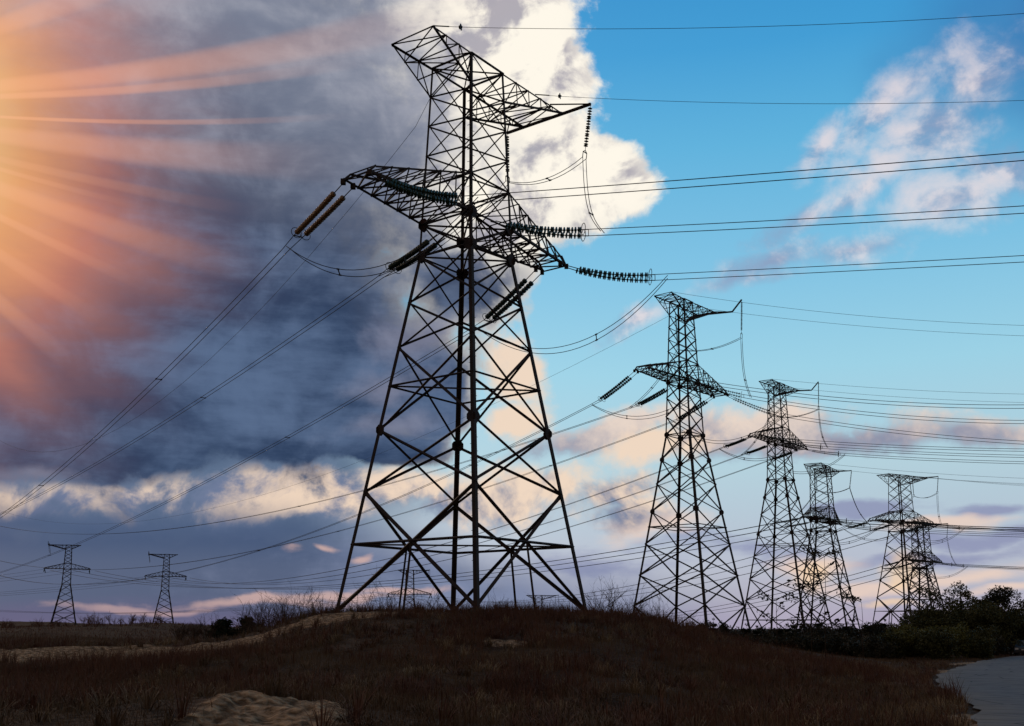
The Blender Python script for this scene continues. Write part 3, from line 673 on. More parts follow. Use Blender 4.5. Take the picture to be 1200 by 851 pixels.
def dress(k, left, right, fine, wr, jl, dead_r=6.0):
    """left/right: {phase: (azimuth, [(s,z)...], s_end)}; hangs strings, wires and jumpers on pylon k"""
    T = TOW[k]; ends = {}
    G = lambda s_: f'{s_} of {TD[k]}'
    for side, tab, sv in (('left', left, -1), ('right', right, 1)):
        for ph, (az, sz, s1, opt) in tab.items():
            c0 = attach(T, ph, sv); P = T.W(c0); d = azv(az); n_ = np.cross(d, [0, 0, 1.0]); sl_ = opt.get('len', 5.9)
            pts = quadwire(P, az, sz, sl_, s1, 40); end = pts[0]
            vert = opt.get('vert', False); hs = .2
            off = np.array([0, 0, hs]) if vert else n_*hs
            p1, p2 = T.W(c0+np.array([.375, 0, 0])), T.W(c0-np.array([.375, 0, 0]))
            if vert: e1, e2 = end+off, end-off; p1, p2 = T.W(c0+np.array([.25, 0, .1])), T.W(c0-np.array([.25, 0, .1]))
            else: e1, e2 = (end+off*1.4, end-off*1.4)
            if (p1-p2)@(e1-e2) < 0: e1, e2 = e2, e1
            assembly(p1, p2, e1, e2, f'double insulator string pulling {side} from the {ARM[ph]} of {TD[k]}', G('tension insulators'), opt.get('sag', .12), fine, opt.get('mat', 'glass'), opt.get('r', .19))
            if fine:
                A_, B_ = [p+off for p in pts], [p-off for p in pts]; A_[0], B_[0] = (e1, e2) if (e1-e2)@off > 0 else (e2, e1)
                bundle(A_, B_, f'twin {PHN[ph]} conductor leaving {TD[k]} to the {side}', G('conductors'), wr, spacers=opt.get('sp', (8, 16, 26)))
            else: 
                A_, B_ = [p+off for p in pts], [p-off for p in pts]
                bundle(A_, B_, f'twin {PHN[ph]} conductor leaving {TD[k]} to the {side}', G('conductors'), wr)
            f_ = (.5 if side == 'right' else .8); ends[(ph, side)] = (pts[0]+(pts[1]-pts[0])*f_, off)
    jr = wr
    for ph in ('L', 'R'):
        if (ph, 'left') in ends and (ph, 'right') in ends:
            (a, oa), (b_, ob) = ends[(ph, 'left')], ends[(ph, 'right')]
            sg = jl.get(ph, 3.0); A_, B_ = curve_pts(a+n_*.2, b_+np.array([0, 0, .1]), sg, 24), curve_pts(a-n_*.2, b_-np.array([0, 0, .1]), sg+.25, 24)
            bundle(A_, B_, f'slack twin jumper looping under the {"left" if ph == "L" else "right"} arm of {TD[k]}', G('jumpers'), jr, 'jumper_loop', (7, 15), 'jumper')
    bot = {}
    for sv in (-1, 1):
        tip = T.W(T.horn[sv]); ln = 3.7 if T.kind == 'B' else 5.0
        if k in (4,): ln = 3.4
        lean = (-.55 if sv > 0 else .05) if T.kind == 'B' else -.25*sv
        e = tip-np.array([0, 0, ln])+T.v*lean
        root = empty('suspension_insulator', tip); tag(root, f'hanging insulator string below the {"right" if sv > 0 else "rear left"} outrigger of {TD[k]}', 'insulator', G('outrigger insulators'))
        m_ = MB(); disc_stack(m_, (0, 0, 0), e-tip, 0, fine, .15 if T.kind == 'B' else .13, (.06, .80)); m_.build('insulator_string', M['glass'], root, True)
        m_ = MB(); m_.tube([(0, 0, 0), (e-tip)*.86], .02 if fine else .05, 6); m_.build('link_rod', M['fitting'], root)
        m_ = MB(); yv = T.u*.22; c1 = (e-tip)*.86
        for s_ in (-1, 1): m_.tube([c1, (e-tip)*.9+yv*s_, (e-tip)+yv*s_], .03 if fine else .05, 6)
        m_.bar((e-tip)*.9+yv, (e-tip)*.9-yv, .05)
        m_.build('jumper_clamp', M['fitting'], root)
        bot[sv] = e
    if ('M', 'left') in ends and ('M', 'right') in ends:
        (a, oa), (b_, ob) = ends[('M', 'left')], ends[('M', 'right')]; off = T.u*.2
        def path(o_):
            P_ = curve_pts(a+o_, bot[-1]+o_, .9, 12)+curve_pts(bot[-1]+o_, bot[1]+o_, .75, 12)[1:]
            e_ = b_+o_; s_ = bot[1]+o_
            for t_ in np.linspace(0, 1, 14)[1:]:
                p = s_+(e_-s_)*t_; bow = math.sin(math.pi*t_)*.9
                P_.append(p-np.array([0, 0, bow*.9])-T.v*bow*.35)
            return P_
        bundle(path(off), path(-off), f'long twin jumper carried round the mast of {TD[k]} by its outriggers', G('jumpers'), jr, 'jumper_loop', (5, 17, 30), 'jumper')

def gw(P, az, sz, s1, r_, label, group):
    pts = quadwire(P, az, [(0, P[2])]+sz, 0, s1, 40); pts[0] = P
    o = wire(pts, label, group, r_, 'ground_wire'); return o
W1 = .024
dress(1,
 {'L': (-38, [(6.0, 22.9), (26.2, 18.9), (51.9, 14.7), (65, 12.9), (75.5, 12)], 260, dict(sag=.05, sp=(8, 13, 19), mat='warm_lit', r=.17)),
  'M': (-38, [(6.8, 23.5), (30.7, 21.0), (46.2, 19.6), (113, 16.0)], 300, dict(sag=.1, sp=(9, 20))),
  'R': (-38, [(5.6, 22.1), (25.6, 19.3), (69.5, 14.7), (94.5, 12.35), (151, 9.5)], 300, dict(sag=.08, sp=(9, 20)))},
 {'L': (108, [(5.1, 22.1), (8.7, 21.9), (25.4, 20.98), (32.6, 20.66)], 90, dict(vert=True, sag=.28, sp=(), len=5.1)),
  'M': (108, [(5.9, 22.75), (20.95, 21.71), (29.3, 21.23)], 90, dict(vert=True, sag=.25, sp=())),
  'R': (108, [(6.2, 22.65), (18.9, 21.96), (28.67, 21.47)], 90, dict(vert=True, sag=.30, sp=(), len=6.2))},
 True, W1, dict(L=2.6, R=3.1))
T1 = TOW[1]
gw(T1.W((-5.2, 1.68, 10.4)), 104, [(1.6, 34.3), (14.3, 32.4), (23.1, 31.4), (31.3, 30.7)], 90, .014, 'thin ground wire from the highest left peak of the largest pylon to the right', 'ground wires of the largest pylon')
gw(T1.W((4.95, 1.68, 10.4)), 104, [(1.8, 34.25), (19.8, 31.5), (29.2, 30.5)], 90, .014, 'thin ground wire leaving the right half of the upper arm of the largest pylon', 'ground wires of the largest pylon')
gw(T1.W((-1.65, -1.65, 8.45)), -38, [(3.2, 30.0), (13.2, 26.3), (34.75, 23.0), (52.4, 20.7), (69.8, 19.8)][1:], 240, .014, 'thin ground wire dropping left from the head of the largest pylon', 'ground wires of the largest pylon')
for (uu, az_) in ((-5.2, 104), (4.95, 104)):          # ground-wire dampers
    P = T1.W((uu, 1.68, 10.4)); d = azv(az_); c_ = P+d*1.75-np.array([0, 0, .35])
    m_ = MB(); m_.tube([(0, 0, 0), (c_-P)*.55], .035, 6); m_.lathe((c_-P)*.95, d, [(-.12, .03), (-.1, .10), (-.02, .12), (.0, .2), (.03, .2), (.05, .08), (.12, .02)], 10)
    o = m_.build('line_clamp', M['fitting'], None); o.location = P; tag(o, f'small clamp on the ground wire at the {"highest left peak" if uu < 0 else "right half"} of the upper arm', 'clamp', 'ground wire clamps')

LFT = lambda z: [(6.4, z-1.3), (60, z-9.5), (150, z-18.0)]
dress(2,
 {'L': (-42, [(6.2, 27.8), (12.5, 25.6), (28.6, 21.6), (51, 18.8), (89.6, 13.7), (118.5, 10.8)], 300, dict(sag=.1, r=.17)),
  'M': (-42, [(6.7, 27.8), (16.3, 27.0), (38.7, 25.4), (74.8, 23.0), (99.5, 22.0), (143.5, 21.7), (177, 22.3), (265, 31)], 300, dict(sag=.1, r=.17)),
  'R': (-42, [(7.4, 26.3), (25.7, 25.3), (49.5, 22.8), (85, 18.5), (164, 14.7), (207, 15.2), (263, 18.8), (298, 22.8)], 300, dict(sag=.1, r=.17))},
 {'L': (96, [(6.5, 28.0), (16.1, 26.3), (23.65, 25.5), (42.2, 24.4)], 100, dict(vert=True, r=.17, sp=())),
  'M': (96, [(6.2, 27.9), (10.7, 26.8), (18.7, 25.7), (38.3, 24.0)], 100, dict(vert=True, r=.17, sp=())),
  'R': (96, [(5.8, 27.2), (16, 25.3), (36.8, 22.8)], 100, dict(vert=True, r=.17, sp=()))},
 True, .033, dict(L=2.6, R=3.0))
T2 = TOW[2]
gw(T2.W((-4.3, 1.25, 10.45)), 96, [(21, 36.8), (40.3, 34.9)], 100, .02, 'upper thin ground wire right from the head of the second largest pylon', 'ground wires of the second pylon')
gw(T2.W((5.0, 1.25, 10.45)), 96, [(17.5, 37.7), (38.1, 35.7)], 100, .02, 'lower thin ground wire right from the upper arm of the second largest pylon', 'ground wires of the second pylon')
gw(T2.W((-1.1, -1.2, 8.6)), -42, [(40, 31.5), (120, 24.5)], 280, .018, 'thin ground wire left from the head of the second largest pylon', 'ground wires of the second pylon')

def spanq(T, ph, U, target, sag, side_sv):
    """(azimuth, (s,z) list, length) for a sagging span from T's attachment to a world point"""
    P = T.W(attach(T, ph, side_sv)); d = np.array(target)[:2]-P[:2]; L_ = np.linalg.norm(d); az = math.degrees(math.atan2(d[0], d[1]))
    z = lambda t_: P[2]+(target[2]-P[2])*t_-4*sag*t_*(1-t_)
    return az, [(L_*t_, z(t_)) for t_ in (0, .25, .5, .75, 1)], L_-6
def leftspan(k, k2, flip, sag):
    T, Q = TOW[k], TOW[k2]; r_ = {}
    for ph in 'LMR':
        ph2 = {'L': 'R', 'R': 'L', 'M': 'M'}[ph] if flip else ph
        tgt = Q.W(attach(Q, ph2, 1 if not flip else -1)); az, sz, L_ = spanq(T, ph, 0, tgt, sag, -1); r_[ph] = (az, sz, L_, dict(r=.17, sag=.1))
    return r_
def rightspan(k, az, drop, s1=160, zz=None):
    T = TOW[k]; r_ = {}
    for ph in 'LMR':
        z = T.zcb-.12
        r_[ph] = (az, [(0, z), (6, z-1.5), (30, z-1.5-drop*.75), (80, z-1.5-drop*1.2)] if not zz else zz[ph], s1, dict(vert=True, r=.17, sp=()))
    return r_
dress(3, leftspan(3, 8, True, 11.5), rightspan(3, 96, 1.4), False, .042, dict(L=2.4, R=2.6))
dress(4, leftspan(4, 7, True, 10.5), rightspan(4, 97, 1.0), False, .044, dict(L=2.4, R=2.6))
dress(5, leftspan(5, 9, False, 9.0), rightspan(5, 97, .6), False, .038, dict(L=2.8, R=2.8))
dress(6, leftspan(6, 10, False, 6.0), rightspan(6, 97, .8), False, .042, dict(L=2.6, R=2.6))
for k, sgn, z0 in ((3, 1, 0), (4, 1, 0), (5, 1, 0), (6, 1, 0)):
    T = TOW[k]; vt = 1.25 if T.kind == 'A' else 1.68
    for j, uu in enumerate((-4.3, 4.8)):
        P = T.W((uu, vt, T.zt)); gw(P, 97, [(18, P[2]-2.1), (42, P[2]-3.8)], 130, .024, f'thin ground wire from the {"left" if j == 0 else "right"} upper arm of {TD[k]}', f'ground wires of {TD[k]}')
# spans going on from the far pylons
def farspans(k, targets, r_, ph=('L', 'M', 'R')):
    T = TOW[k]
    for i, (dx_, dy_, dz_, sag, sv, nm) in enumerate(targets):
        for p_ in ph:
            P = T.W(attach(T, p_, sv)); Q_ = P+np.array([dx_, dy_, dz_])
            wire(curve_pts(P, Q_, sag, 30), f'{PHN[p_]} conductor running {nm} from {TD[k]}', f'conductors of {TD[k]}', r_, 'conductor')
farspans(7, [(-260, -60, -2, 11, 1, 'left out of view')], .045)
farspans(8, [(-330, -40, 0, 12, 1, 'left out of view')], .045)
farspans(9, [(-330, 120, 4, 9, -1, 'left')], .045)
for k in (7, 8, 9, 10):
    T = TOW[k]; 
    for sv in (-1, 1):
        tip = T.W(T.horn[sv]); ln = 5.0 if T.kind == 'A' else 3.7
        m_ = MB(); e = np.array([0, 0, -ln])+T.u*(-.8 if T.kind == 'A' else 0)+T.v*(-.3*sv)
        disc_stack(m_, (0, 0, 0), e, 0, False, .16, (.1, .95)); m_.tube([(0, 0, 0), e], .06, 5)
        o = m_.build('suspension_insulator', M['fitting'], None); o.location = tip
        tag(o, f'tiny insulator hanging from the {"nearer" if (sv < 0) == (k in (7, 8)) else "farther"} outrigger of {TD[k]}', 'insulator', f'outrigger insulators of {TD[k]}')
    if k in (7, 8, 9):
        for ph in 'LR':
            for sv in (-1, 1):
                P = T.W(attach(T, ph, sv)); d = T.v*sv; m_ = MB(); e = d*5.2-np.array([0, 0, 1.4])
                disc_stack(m_, (0, 0, 0), e, .1, False, .17); m_.tube(curve_pts((0, 0, 0), e, .1, 5), .07, 5)
                o = m_.build('tension_insulator', M['glass'], None); o.location = P
                tag(o, f'tiny insulator {"behind" if sv > 0 else "before"} the {("right" if ph == "L" else "left") if k != 9 else ("left" if ph == "L" else "right")} arm of {TD[k]}', 'insulator', f'arm insulators of {TD[k]}')

# ------------------------------------------------------------------ plants
def twiggy(name, x, y, height, spread, n, label, cat, group, seed, material='twig', r0=.012, lean=0.0, z=None):
    """bare many-stemmed shrub: stems and forking twigs in one continuous mesh"""
    rg = np.random.default_rng(seed); m_ = MB(); z = Hs(x, y) if z is None else z
    def grow(p, d, l, r_, depth):
        pts = [p]; k = 4 if depth < 2 else 3
        for i in range(k):
            d = d+rg.normal(0, .16, 3); d[2] += .05; d /= np.linalg.norm(d); pts.append(pts[-1]+d*l/k)
        m_.tube(pts, np.linspace(r_, r_*.5, len(pts)), 3)
        if depth < 3:
            for i in range(rg.integers(2, 5)):
                j = rg.integers(1, len(pts)); dd = d+rg.normal(0, .5, 3); dd[2] = abs(dd[2])*.6+.25; dd /= np.linalg.norm(dd)
                grow(pts[j], dd, l*rg.uniform(.4, .7), r_*.6, depth+1)
    for i in range(n):
        a = rg.uniform(0, 6.28); s_ = rg.uniform(0, 1)
        d = np.array([math.cos(a)*s_*spread/height+lean, math.sin(a)*s_*spread/height, 1.0]); d /= np.linalg.norm(d)
        grow(np.array([math.cos(a)*.15*spread*s_, math.sin(a)*.15*spread*s_, -.05]), d, height*rg.uniform(.55, .85), r0*rg.uniform(.8, 1.3), 0)
    o = m_.build(name, M[material], None); o.location = (x, y, z); return tag(o, label, cat, group)
def px(x, Y): return (x-600)/F*Y/(math.cos(PIT))*1.0
def wx_(xp, Y, yp=735):                               # world x of a photo column at distance Y near the horizon
    d = raydir(xp, yp); return d[0]/d[1]*Y
def zat(yp, Y, xp=600): d = raydir(xp, yp); return d[2]/d[1]*Y
SH = [(212,733,92),(228,732,92),(243,730,90),(300,722,86),(315,714,84),(332,711,82),(375,706,78),(308,714,78),(322,712,80),(342,713,84),(352,708,80),(366,709,78),(380,712,76),(425,702,84),(446,699,86),(462,706,90),(490,708,84),(512,710,86),(575,710,84),(600,711,88),(640,711,88),(668,712,84),(700,700,82),(712,697,78),(726,702,80),(742,706,80),(757,711,78),(772,716,80)]
for i, (xp, yp, Y) in enumerate(SH):
    x = wx_(xp, Y); g = Hs(x, Y); hgt = max(zat(yp, Y)-g, .8)*1.08
    side = 'left of the largest pylon' if xp < 390 else 'under the largest pylon' if xp < 690 else 'between the two nearest pylons'
    twiggy('bare_shrub', x, Y, hgt, hgt*.9, 18 if xp < 390 else 12, f'bare leafless shrub on the mound skyline {side}', 'shrub', f'bare skyline shrubs {side}', 100+i, r0=.026)
for i in range(46):                                   # low brush along the left skyline
    xp = rng.uniform(2, 300); Y = rng.uniform(118, 134); x = wx_(xp, Y)
    twiggy('low_shrub', x, Y, rng.uniform(.6, 1.1)*(1.2 if 90 < xp < 240 else .8), .9, 5, 'low dark bare shrub on the far left dune ridge', 'shrub', 'low shrubs on the left ridge', 300+i, 'brush', .026)
for i in range(60):                                   # reddish bushes in the dip and on the slope
    x, y = rng.uniform(-16, 20), rng.uniform(27, 60)
    if sand(x, y) > .3 or road_d(x, y) > -1.5: continue
    twiggy('red_shrub', x, y, rng.uniform(.5, 1.0), rng.uniform(.5, .9), 6, 'low red-brown leafless shrub in the dry brush below the mound', 'shrub', 'red-brown shrubs below the mound', 500+i, 'brush', .008)

def crown_mesh(rg, centers, radii, n_per, leaf, flat=.75, drop=0.0, nmin=12):
    V_, F_ = [], []
    for c_, r_ in zip(centers, radii):
        n = int(n_per*r_**1.6)+nmin; d = rg.normal(size=(n, 3)); d /= np.linalg.norm(d, axis=1)[:, None]
        rr_ = r_*rg.uniform(.25, 1.0, n)**.45*(1+.28*np.sin(d[:, 0]*5+c_[0]*3)*np.cos(d[:, 2]*6+c_[2]))
        p = c_+d*rr_[:, None]*np.array([1, 1, flat])
        a = rg.normal(size=(n, 3)); a /= np.linalg.norm(a, axis=1)[:, None]; b_ = np.cross(a, rg.normal(size=(n, 3))); b_ /= np.linalg.norm(b_, axis=1)[:, None]
        s_ = leaf*rg.uniform(.6, 1.3, n)[:, None]; i0 = sum(len(v) for v in V_)
        q = np.stack([p-a*s_, p-b_*s_*.45, p+a*s_, p+b_*s_*.45], 1).reshape(-1, 3); V_.append(q)
        F_.append(np.arange(n*4).reshape(-1, 4)+i0)
    return np.concatenate(V_), np.concatenate(F_)
def tree(name, x, y, hgt, width, mats, label, cat, group, seed, leaf=.12, dens=90, nb=9, low=.25, stems=1, z=None):
    rg = np.random.default_rng(seed); z = Hs(x, y)-.1 if z is None else z; root = empty(name, (x, y, z)); tag(root, label, cat, group)
    m_ = MB(); cs, rs = [], []
    for s_ in range(stems):
        lean = rg.normal(0, .08, 2); p = np.array([rg.normal(0, .15)*(stems > 1), rg.normal(0, .15)*(stems > 1), 0.0]); tp = [p]
        for k in range(6): p = p+np.array([lean[0]+rg.normal(0, .05), lean[1]+rg.normal(0, .05), 1])*hgt*.8/6; tp.append(p)
        r0 = hgt*.022/math.sqrt(stems); m_.tube(tp, np.linspace(r0, r0*.3, 7), 7)
        for k in range(nb):
            t_ = rg.uniform(low, 1.0); j = min(int(t_*6), 5); b0 = tp[j]+(tp[j+1]-tp[j])*(t_*6-j)
            a = rg.uniform(0, 6.28); env = math.sin(math.pi*min(.98, max(.12, (t_-low)/(1-low)*.75+.2))); l = width*.5*env*rg.uniform(.55, 1.1)
            e = b0+np.array([math.cos(a)*l, math.sin(a)*l, l*rg.uniform(.2, .8)+hgt*.04]); mid = (b0+e)/2+rg.normal(0, .06*l, 3)
            m_.tube([b0, mid, e], [r0*.35, r0*.22, r0*.1], 4)
            for q_ in range(3):
                cs.append(b0+(e-b0)*rg.uniform(.55, 1.1)+rg.normal(0, width*.06, 3)); rs.append(width*rg.uniform(.07, .16))
        cs.append(tp[-1]); rs.append(width*.12)
    m_.build('trunk', M['bark'], root)
    Vv, Ff = crown_mesh(rg, cs, rs, dens, leaf); quick('crown', Vv, Ff, M[mats], root)
    return root
def pine(x, y, hgt, width, label, group, seed, z=None):
    rg = np.random.default_rng(seed); z = Hs(x, y)-.1 if z is None else z; root = empty('pine_tree', (x, y, z)); tag(root, label, 'pine tree', group)
    m_ = MB(); m_.tube([(0, 0, 0), (0, 0, hgt)], [hgt*.03, .01], 6); cs, rs = [], []
    nw = 7
    for k in range(nw):
        t_ = .15+.8*k/nw; l = width*.5*(1-t_)**.75*rg.uniform(.8, 1.2)+.08
        for j in range(6):
            a = rg.uniform(0, 6.28); e = np.array([math.cos(a)*l, math.sin(a)*l, hgt*t_+l*.35]); m_.tube([(0, 0, hgt*t_), e], [.02, .008], 3)
            for f_ in (.45, .8, 1.05): cs.append(np.array([0, 0, hgt*t_])+(e-np.array([0, 0, hgt*t_]))*f_); rs.append(max(width*.085, .10))
    cs.append(np.array([0, 0, hgt])); rs.append(width*.07)
    m_.build('trunk', M['bark'], root); Vv, Ff = crown_mesh(rg, cs, rs, 260, .10, 1.0); quick('crown', Vv, Ff, M['pine'], root)
for i, (xp, yp, Y, w_) in enumerate([(263,726,96,3.1),(288,724,96,2.9),(304,732,94,2.2)]):
    x = wx_(xp, Y); g = Hs(x, Y)-.1; pine(x, Y, zat(yp, Y)-g, w_, ['leftmost dark bushy pine beyond the dip left of the largest pylon', 'middle dark pine beyond the dip, the tallest of three', 'smallest dark pine, right of two bigger ones beyond the dip'][i], 'dark pines beyond the dip', 40+i, g)
# row of young pines and shrubs behind the right-hand pylons
for i in range(34):
    xp = 800+i*9.6+rng.uniform(-4, 4); Y = rng.uniform(118, 150); x = wx_(xp, Y); g = Hs(x, Y); top_ = zat(rng.uniform(723, 735), Y)
    if rng.random() < .55: pine(x, Y, max(top_-g, 1.2), rng.uniform(1.8, 2.8), 'small dark pine in the row behind the right-hand pylons', 'young pines behind the right-hand pylons', 60+i, g)
    else: tree('bushy_tree', x, Y, max(top_-g, 1.2), rng.uniform(3.0, 4.4), 'leafd', 'low dark bushy tree in the row behind the right-hand pylons', 'tree', 'bushy trees behind the right-hand pylons', 60+i, .11, 120, 10, .1, 2, g)
# trees by the road
RT = [(1128,691,112,6.4,'leafg','tallest roadside tree with a round open crown'),(1163,700,113,6.2,'leafd','roadside tree with a forked ragged crown, right of the tallest'),(1104,713,108,5.4,'leafg','broad olive tree left of the tallest roadside tree'),(1086,718,112,4.2,'leafd','dark tree at the left end of the roadside clump'),
      (1147,722,106,5.0,'leafg','dense olive tree between the two tallest roadside trees'),(1176,722,110,5.4,'leafd','dark roadside tree sloping down to the road, near the car'),(1188,736,112,4.0,'leafd','low dark tree at the right end of the clump'),(1200,737,135,5.0,'pine','dark tree behind the car at the right edge')]
for i, (xp, yp, Y, w_, mt, lb) in enumerate(RT):
    x = wx_(xp, Y); g = Hs(x, Y)-.1; tree('roadside_tree', x, Y, (zat(yp, Y)-g)*(1.22 if i < 2 else 1.02), w_*(1.15 if i < 2 else 1.3), mt, lb, 'tree', 'roadside tree clump', 700+i, .13, 170, 15, .12, 1 if i < 2 else 3, g)
GB = [(1062,738,90,3.6,'leafy'),(1076,741,88,3.4,'leafy'),(1095,745,86,3.6,'leafg'),(1110,742,90,4.0,'leafy'),(1128,746,92,4.0,'leafg'),(1143,751,90,3.0,'leafg'),(1044,745,88,3.0,'leafg'),(1020,753,86,3.2,'leafd'),(990,751,90,3.4,'leafd'),(965,749,92,3.0,'leafd'),(940,749,90,3.0,'leafd'),(912,749,92,3.0,'leafd'),(888,749,96,3.0,'leafd'),(862,749,96,2.6,'leafd'),(1154,754,96,3.0,'leafd')]
for i, (xp, yp, Y, w_, mt) in enumerate(GB):
    x = wx_(xp, Y); g = Hs(x, Y)-.1; colr = {'leafy': 'yellow-green', 'leafg': 'olive', 'leafd': 'dark'}[mt]
    tree('leafy_bush', x, Y, max(zat(yp, Y)-g, 1.0), w_, mt, f'{colr} rounded bush in the low thicket in front of the right-hand pylons', 'bush', f'{colr} bushes of the right-hand thicket', 800+i, .10, 190, 12, .05, 4, g)
# saplings with big leaves against the sky
def sapling(x, y, hgt, label, seed):
    rg = np.random.default_rng(seed); z = Hs(x, y); root = empty('sapling', (x, y, z)); tag(root, label, 'sapling', 'thin leafy saplings')
    m_ = MB(); cs, rs = [], []; p = np.zeros(3); tp = [p]
    for k in range(9): p = p+np.array([rg.normal(0, .06), rg.normal(0, .05), 1])*hgt/9; tp.append(p)
    m_.tube(tp, np.linspace(.03, .01, 10), 5)
    for k in range(9):
        j = rg.integers(3, 10) if k < 6 else 9; a = rg.choice([0.2, 2.9])+rg.normal(0, .6); l = rg.uniform(.5, 1.3); e = tp[j]+np.array([math.cos(a)*l, math.sin(a)*l, l*.35]); m_.tube([tp[j], (tp[j]+e)/2+np.array([0, 0, .1]), e], [.014, .010, .006], 4)
        for f_ in (.7, 1.0): cs.append(tp[j]+(e-tp[j])*f_); rs.append(.22)
    m_.build('trunk', M['bark'], root); Vv, Ff = crown_mesh(rg, cs, rs, 8, .12, .9, 0.0, 7); quick('crown', Vv, Ff, M['leafd'], root)
sapling(wx_(966, 60), 60, zat(652, 60)-Hs(wx_(966, 60), 60), 'tallest thin sapling with sparse big leaves in front of the third and fourth pylons', 11)
sapling(wx_(950, 62), 62, zat(690, 62)-Hs(wx_(950, 62), 62), 'shorter thin sapling close left of the tallest sapling', 12)
sapling(wx_(908, 60), 60, zat(704, 60)-Hs(wx_(908, 60), 60), 'low sapling with few leaves at the foot of the slim third pylon', 13)
sapling(wx_(1010, 66), 66, zat(706, 66)-Hs(wx_(1010, 66), 66), 'low sapling right of the tallest sapling', 14)

# ground cover: dry grass and brush, nobody could count it
def blades(name, n, xr, yr, hmin, hmax, wd, material, sand_ok=False, clump=2.0, thr=0.0, seed=0, label='', polar=True):
    rg = np.random.default_rng(seed); Y = np.sqrt(rg.uniform(yr[0]**2, yr[1]**2, n)) if polar else rg.uniform(*yr, n); x = rg.uniform(xr[0], xr[1], n)*Y
    if clump:
        k = fn(x, Y, clump, 3, seed+3)*1.0; keep = k > thr
    else: keep = np.ones(n, bool)
    sd = sand(x, Y); keep &= (sd < .35) if not sand_ok else (sd > .1)
    rd = road_d(x, Y); keep &= (rd < -.15) | (rd > RW+.3)
    x, Y = x[keep], Y[keep]; n = len(x); z = H(x, Y)-.03
    hh = rg.uniform(hmin, hmax, n)*(1+fn(x, Y, 3.5, 2, seed+9)*.9); hh = np.maximum(hh, hmin*.6)
    a = rg.uniform(0, 6.28, n); ln = rg.normal(0, .28, (n, 2))*hh[:, None]; w2 = wd*rg.uniform(.6, 1.4, n)
    ox, oy = np.cos(a)*w2, np.sin(a)*w2
    b0 = np.stack([x-ox, Y-oy, z], 1); b1 = np.stack([x+ox, Y+oy, z], 1)
    m0 = np.stack([x+ln[:, 0]*.35+ox*.7, Y+ln[:, 1]*.35+oy*.7, z+hh*.55], 1); m1_ = np.stack([x+ln[:, 0]*.35-ox*.7, Y+ln[:, 1]*.35-oy*.7, z+hh*.55], 1)
    tp = np.stack([x+ln[:, 0], Y+ln[:, 1], z+hh], 1); tp2 = tp+np.stack([ox, oy, 0*ox], 1)*.15
    Vv = np.concatenate([b0, b1, m0, m1_, tp, tp2]); i = np.arange(n)
    Ff = np.concatenate([np.stack([i, i+n, i+2*n, i+3*n], 1), np.stack([i+3*n, i+2*n, i+5*n, i+4*n], 1)])
    o = quick(name, Vv, Ff, M[material]); tag(o, label, 'ground cover', None, 'stuff'); return o
XR = (-.53, .53)
blades('dry_grass', 110000, XR, (15, 45), .10, .34, .007, 'grass', clump=2.2, thr=-.35, seed=1, label='short dark dry grass covering the slope of the mound')
blades('dry_grass', 110000, XR, (45, 100), .07, .24, .014, 'grass', clump=3.0, thr=-.35, seed=2, label='dry grass on the mound top and the far hollow')
blades('ridge_grass', 50000, XR, (100, 170), .10, .32, .025, 'brush', clump=4.0, thr=-.3, seed=3, label='dark rough grass on the farther dunes')
blades('dry_brush', 120000, XR, (20, 62), .25, .75, .008, 'brush', clump=5.0, thr=.02, seed=4, label='knee-high red-brown brush in wide patches before the mound')
blades('straw_grass', 16000, XR, (16, 60), .15, .45, .008, 'straw', clump=2.5, thr=.32, seed=5, label='pale straw tufts scattered in the dark brush')
blades('sand_grass', 9000, XR, (15, 66), .08, .25, .008, 'grass', True, 1.2, .05, 6, label='sparse blades growing on the bare sand')
blades('verge_grass', 16000, (.30, .47), (19, 60), .15, .5, .009, 'straw', False, 1.6, .12, 7, label='pale dry grass along the verge of the road')

def tussocks(name, nt_, nb_, yr, rad, hgt, wd, material, seed, label, thr=-.1):
    rg = np.random.default_rng(seed); Y = np.sqrt(rg.uniform(yr[0]**2, yr[1]**2, nt_)); x = rg.uniform(-.52, .52, nt_)*Y
    keep = (fn(x, Y, 3.0, 3, seed) > thr) & (sand(x, Y) < .75) & (road_d(x, Y) < -.4); x, Y = x[keep], Y[keep]; n = len(x)
    R_ = rad*rg.uniform(.5, 1.5, n); Hh = hgt*rg.uniform(.5, 1.5, n); z = H(x, Y)-.05
    idx_ = np.repeat(np.arange(n), nb_); m = len(idx_); a = rg.uniform(0, 6.283, m); r_ = rg.uniform(0, 1, m)**.7
    dx_, dy_ = np.cos(a), np.sin(a); bx, by = x[idx_]+dx_*r_*R_[idx_]*.35, Y[idx_]+dy_*r_*R_[idx_]*.35
    hh = Hh[idx_]*(1-.5*r_)*rg.uniform(.6, 1.15, m); sp = R_[idx_]*r_*rg.uniform(.5, 1.3, m); w_ = wd*rg.uniform(.6, 1.3, m); zz = z[idx_]
    px_, py_ = -dy_*w_, dx_*w_; st = lambda f, g_, h_: (np.stack([bx+dx_*sp*f-px_*g_, by+dy_*sp*f-py_*g_, zz+hh*h_], 1), np.stack([bx+dx_*sp*f+px_*g_, by+dy_*sp*f+py_*g_, zz+hh*h_], 1))
    L_ = [st(0, 1, 0), st(.35, .8, .6), st(.85, .5, .95), st(1.25, .1, .85)]; Vv = np.concatenate([v_ for p_ in L_ for v_ in p_]); i = np.arange(m)
    Ff = np.concatenate([np.stack([i+2*k*m, i+(2*k+1)*m, i+(2*k+3)*m, i+(2*k+2)*m], 1) for k in range(3)])
    return tag(quick(name, Vv, Ff, M[material]), label, 'ground cover', None, 'stuff')
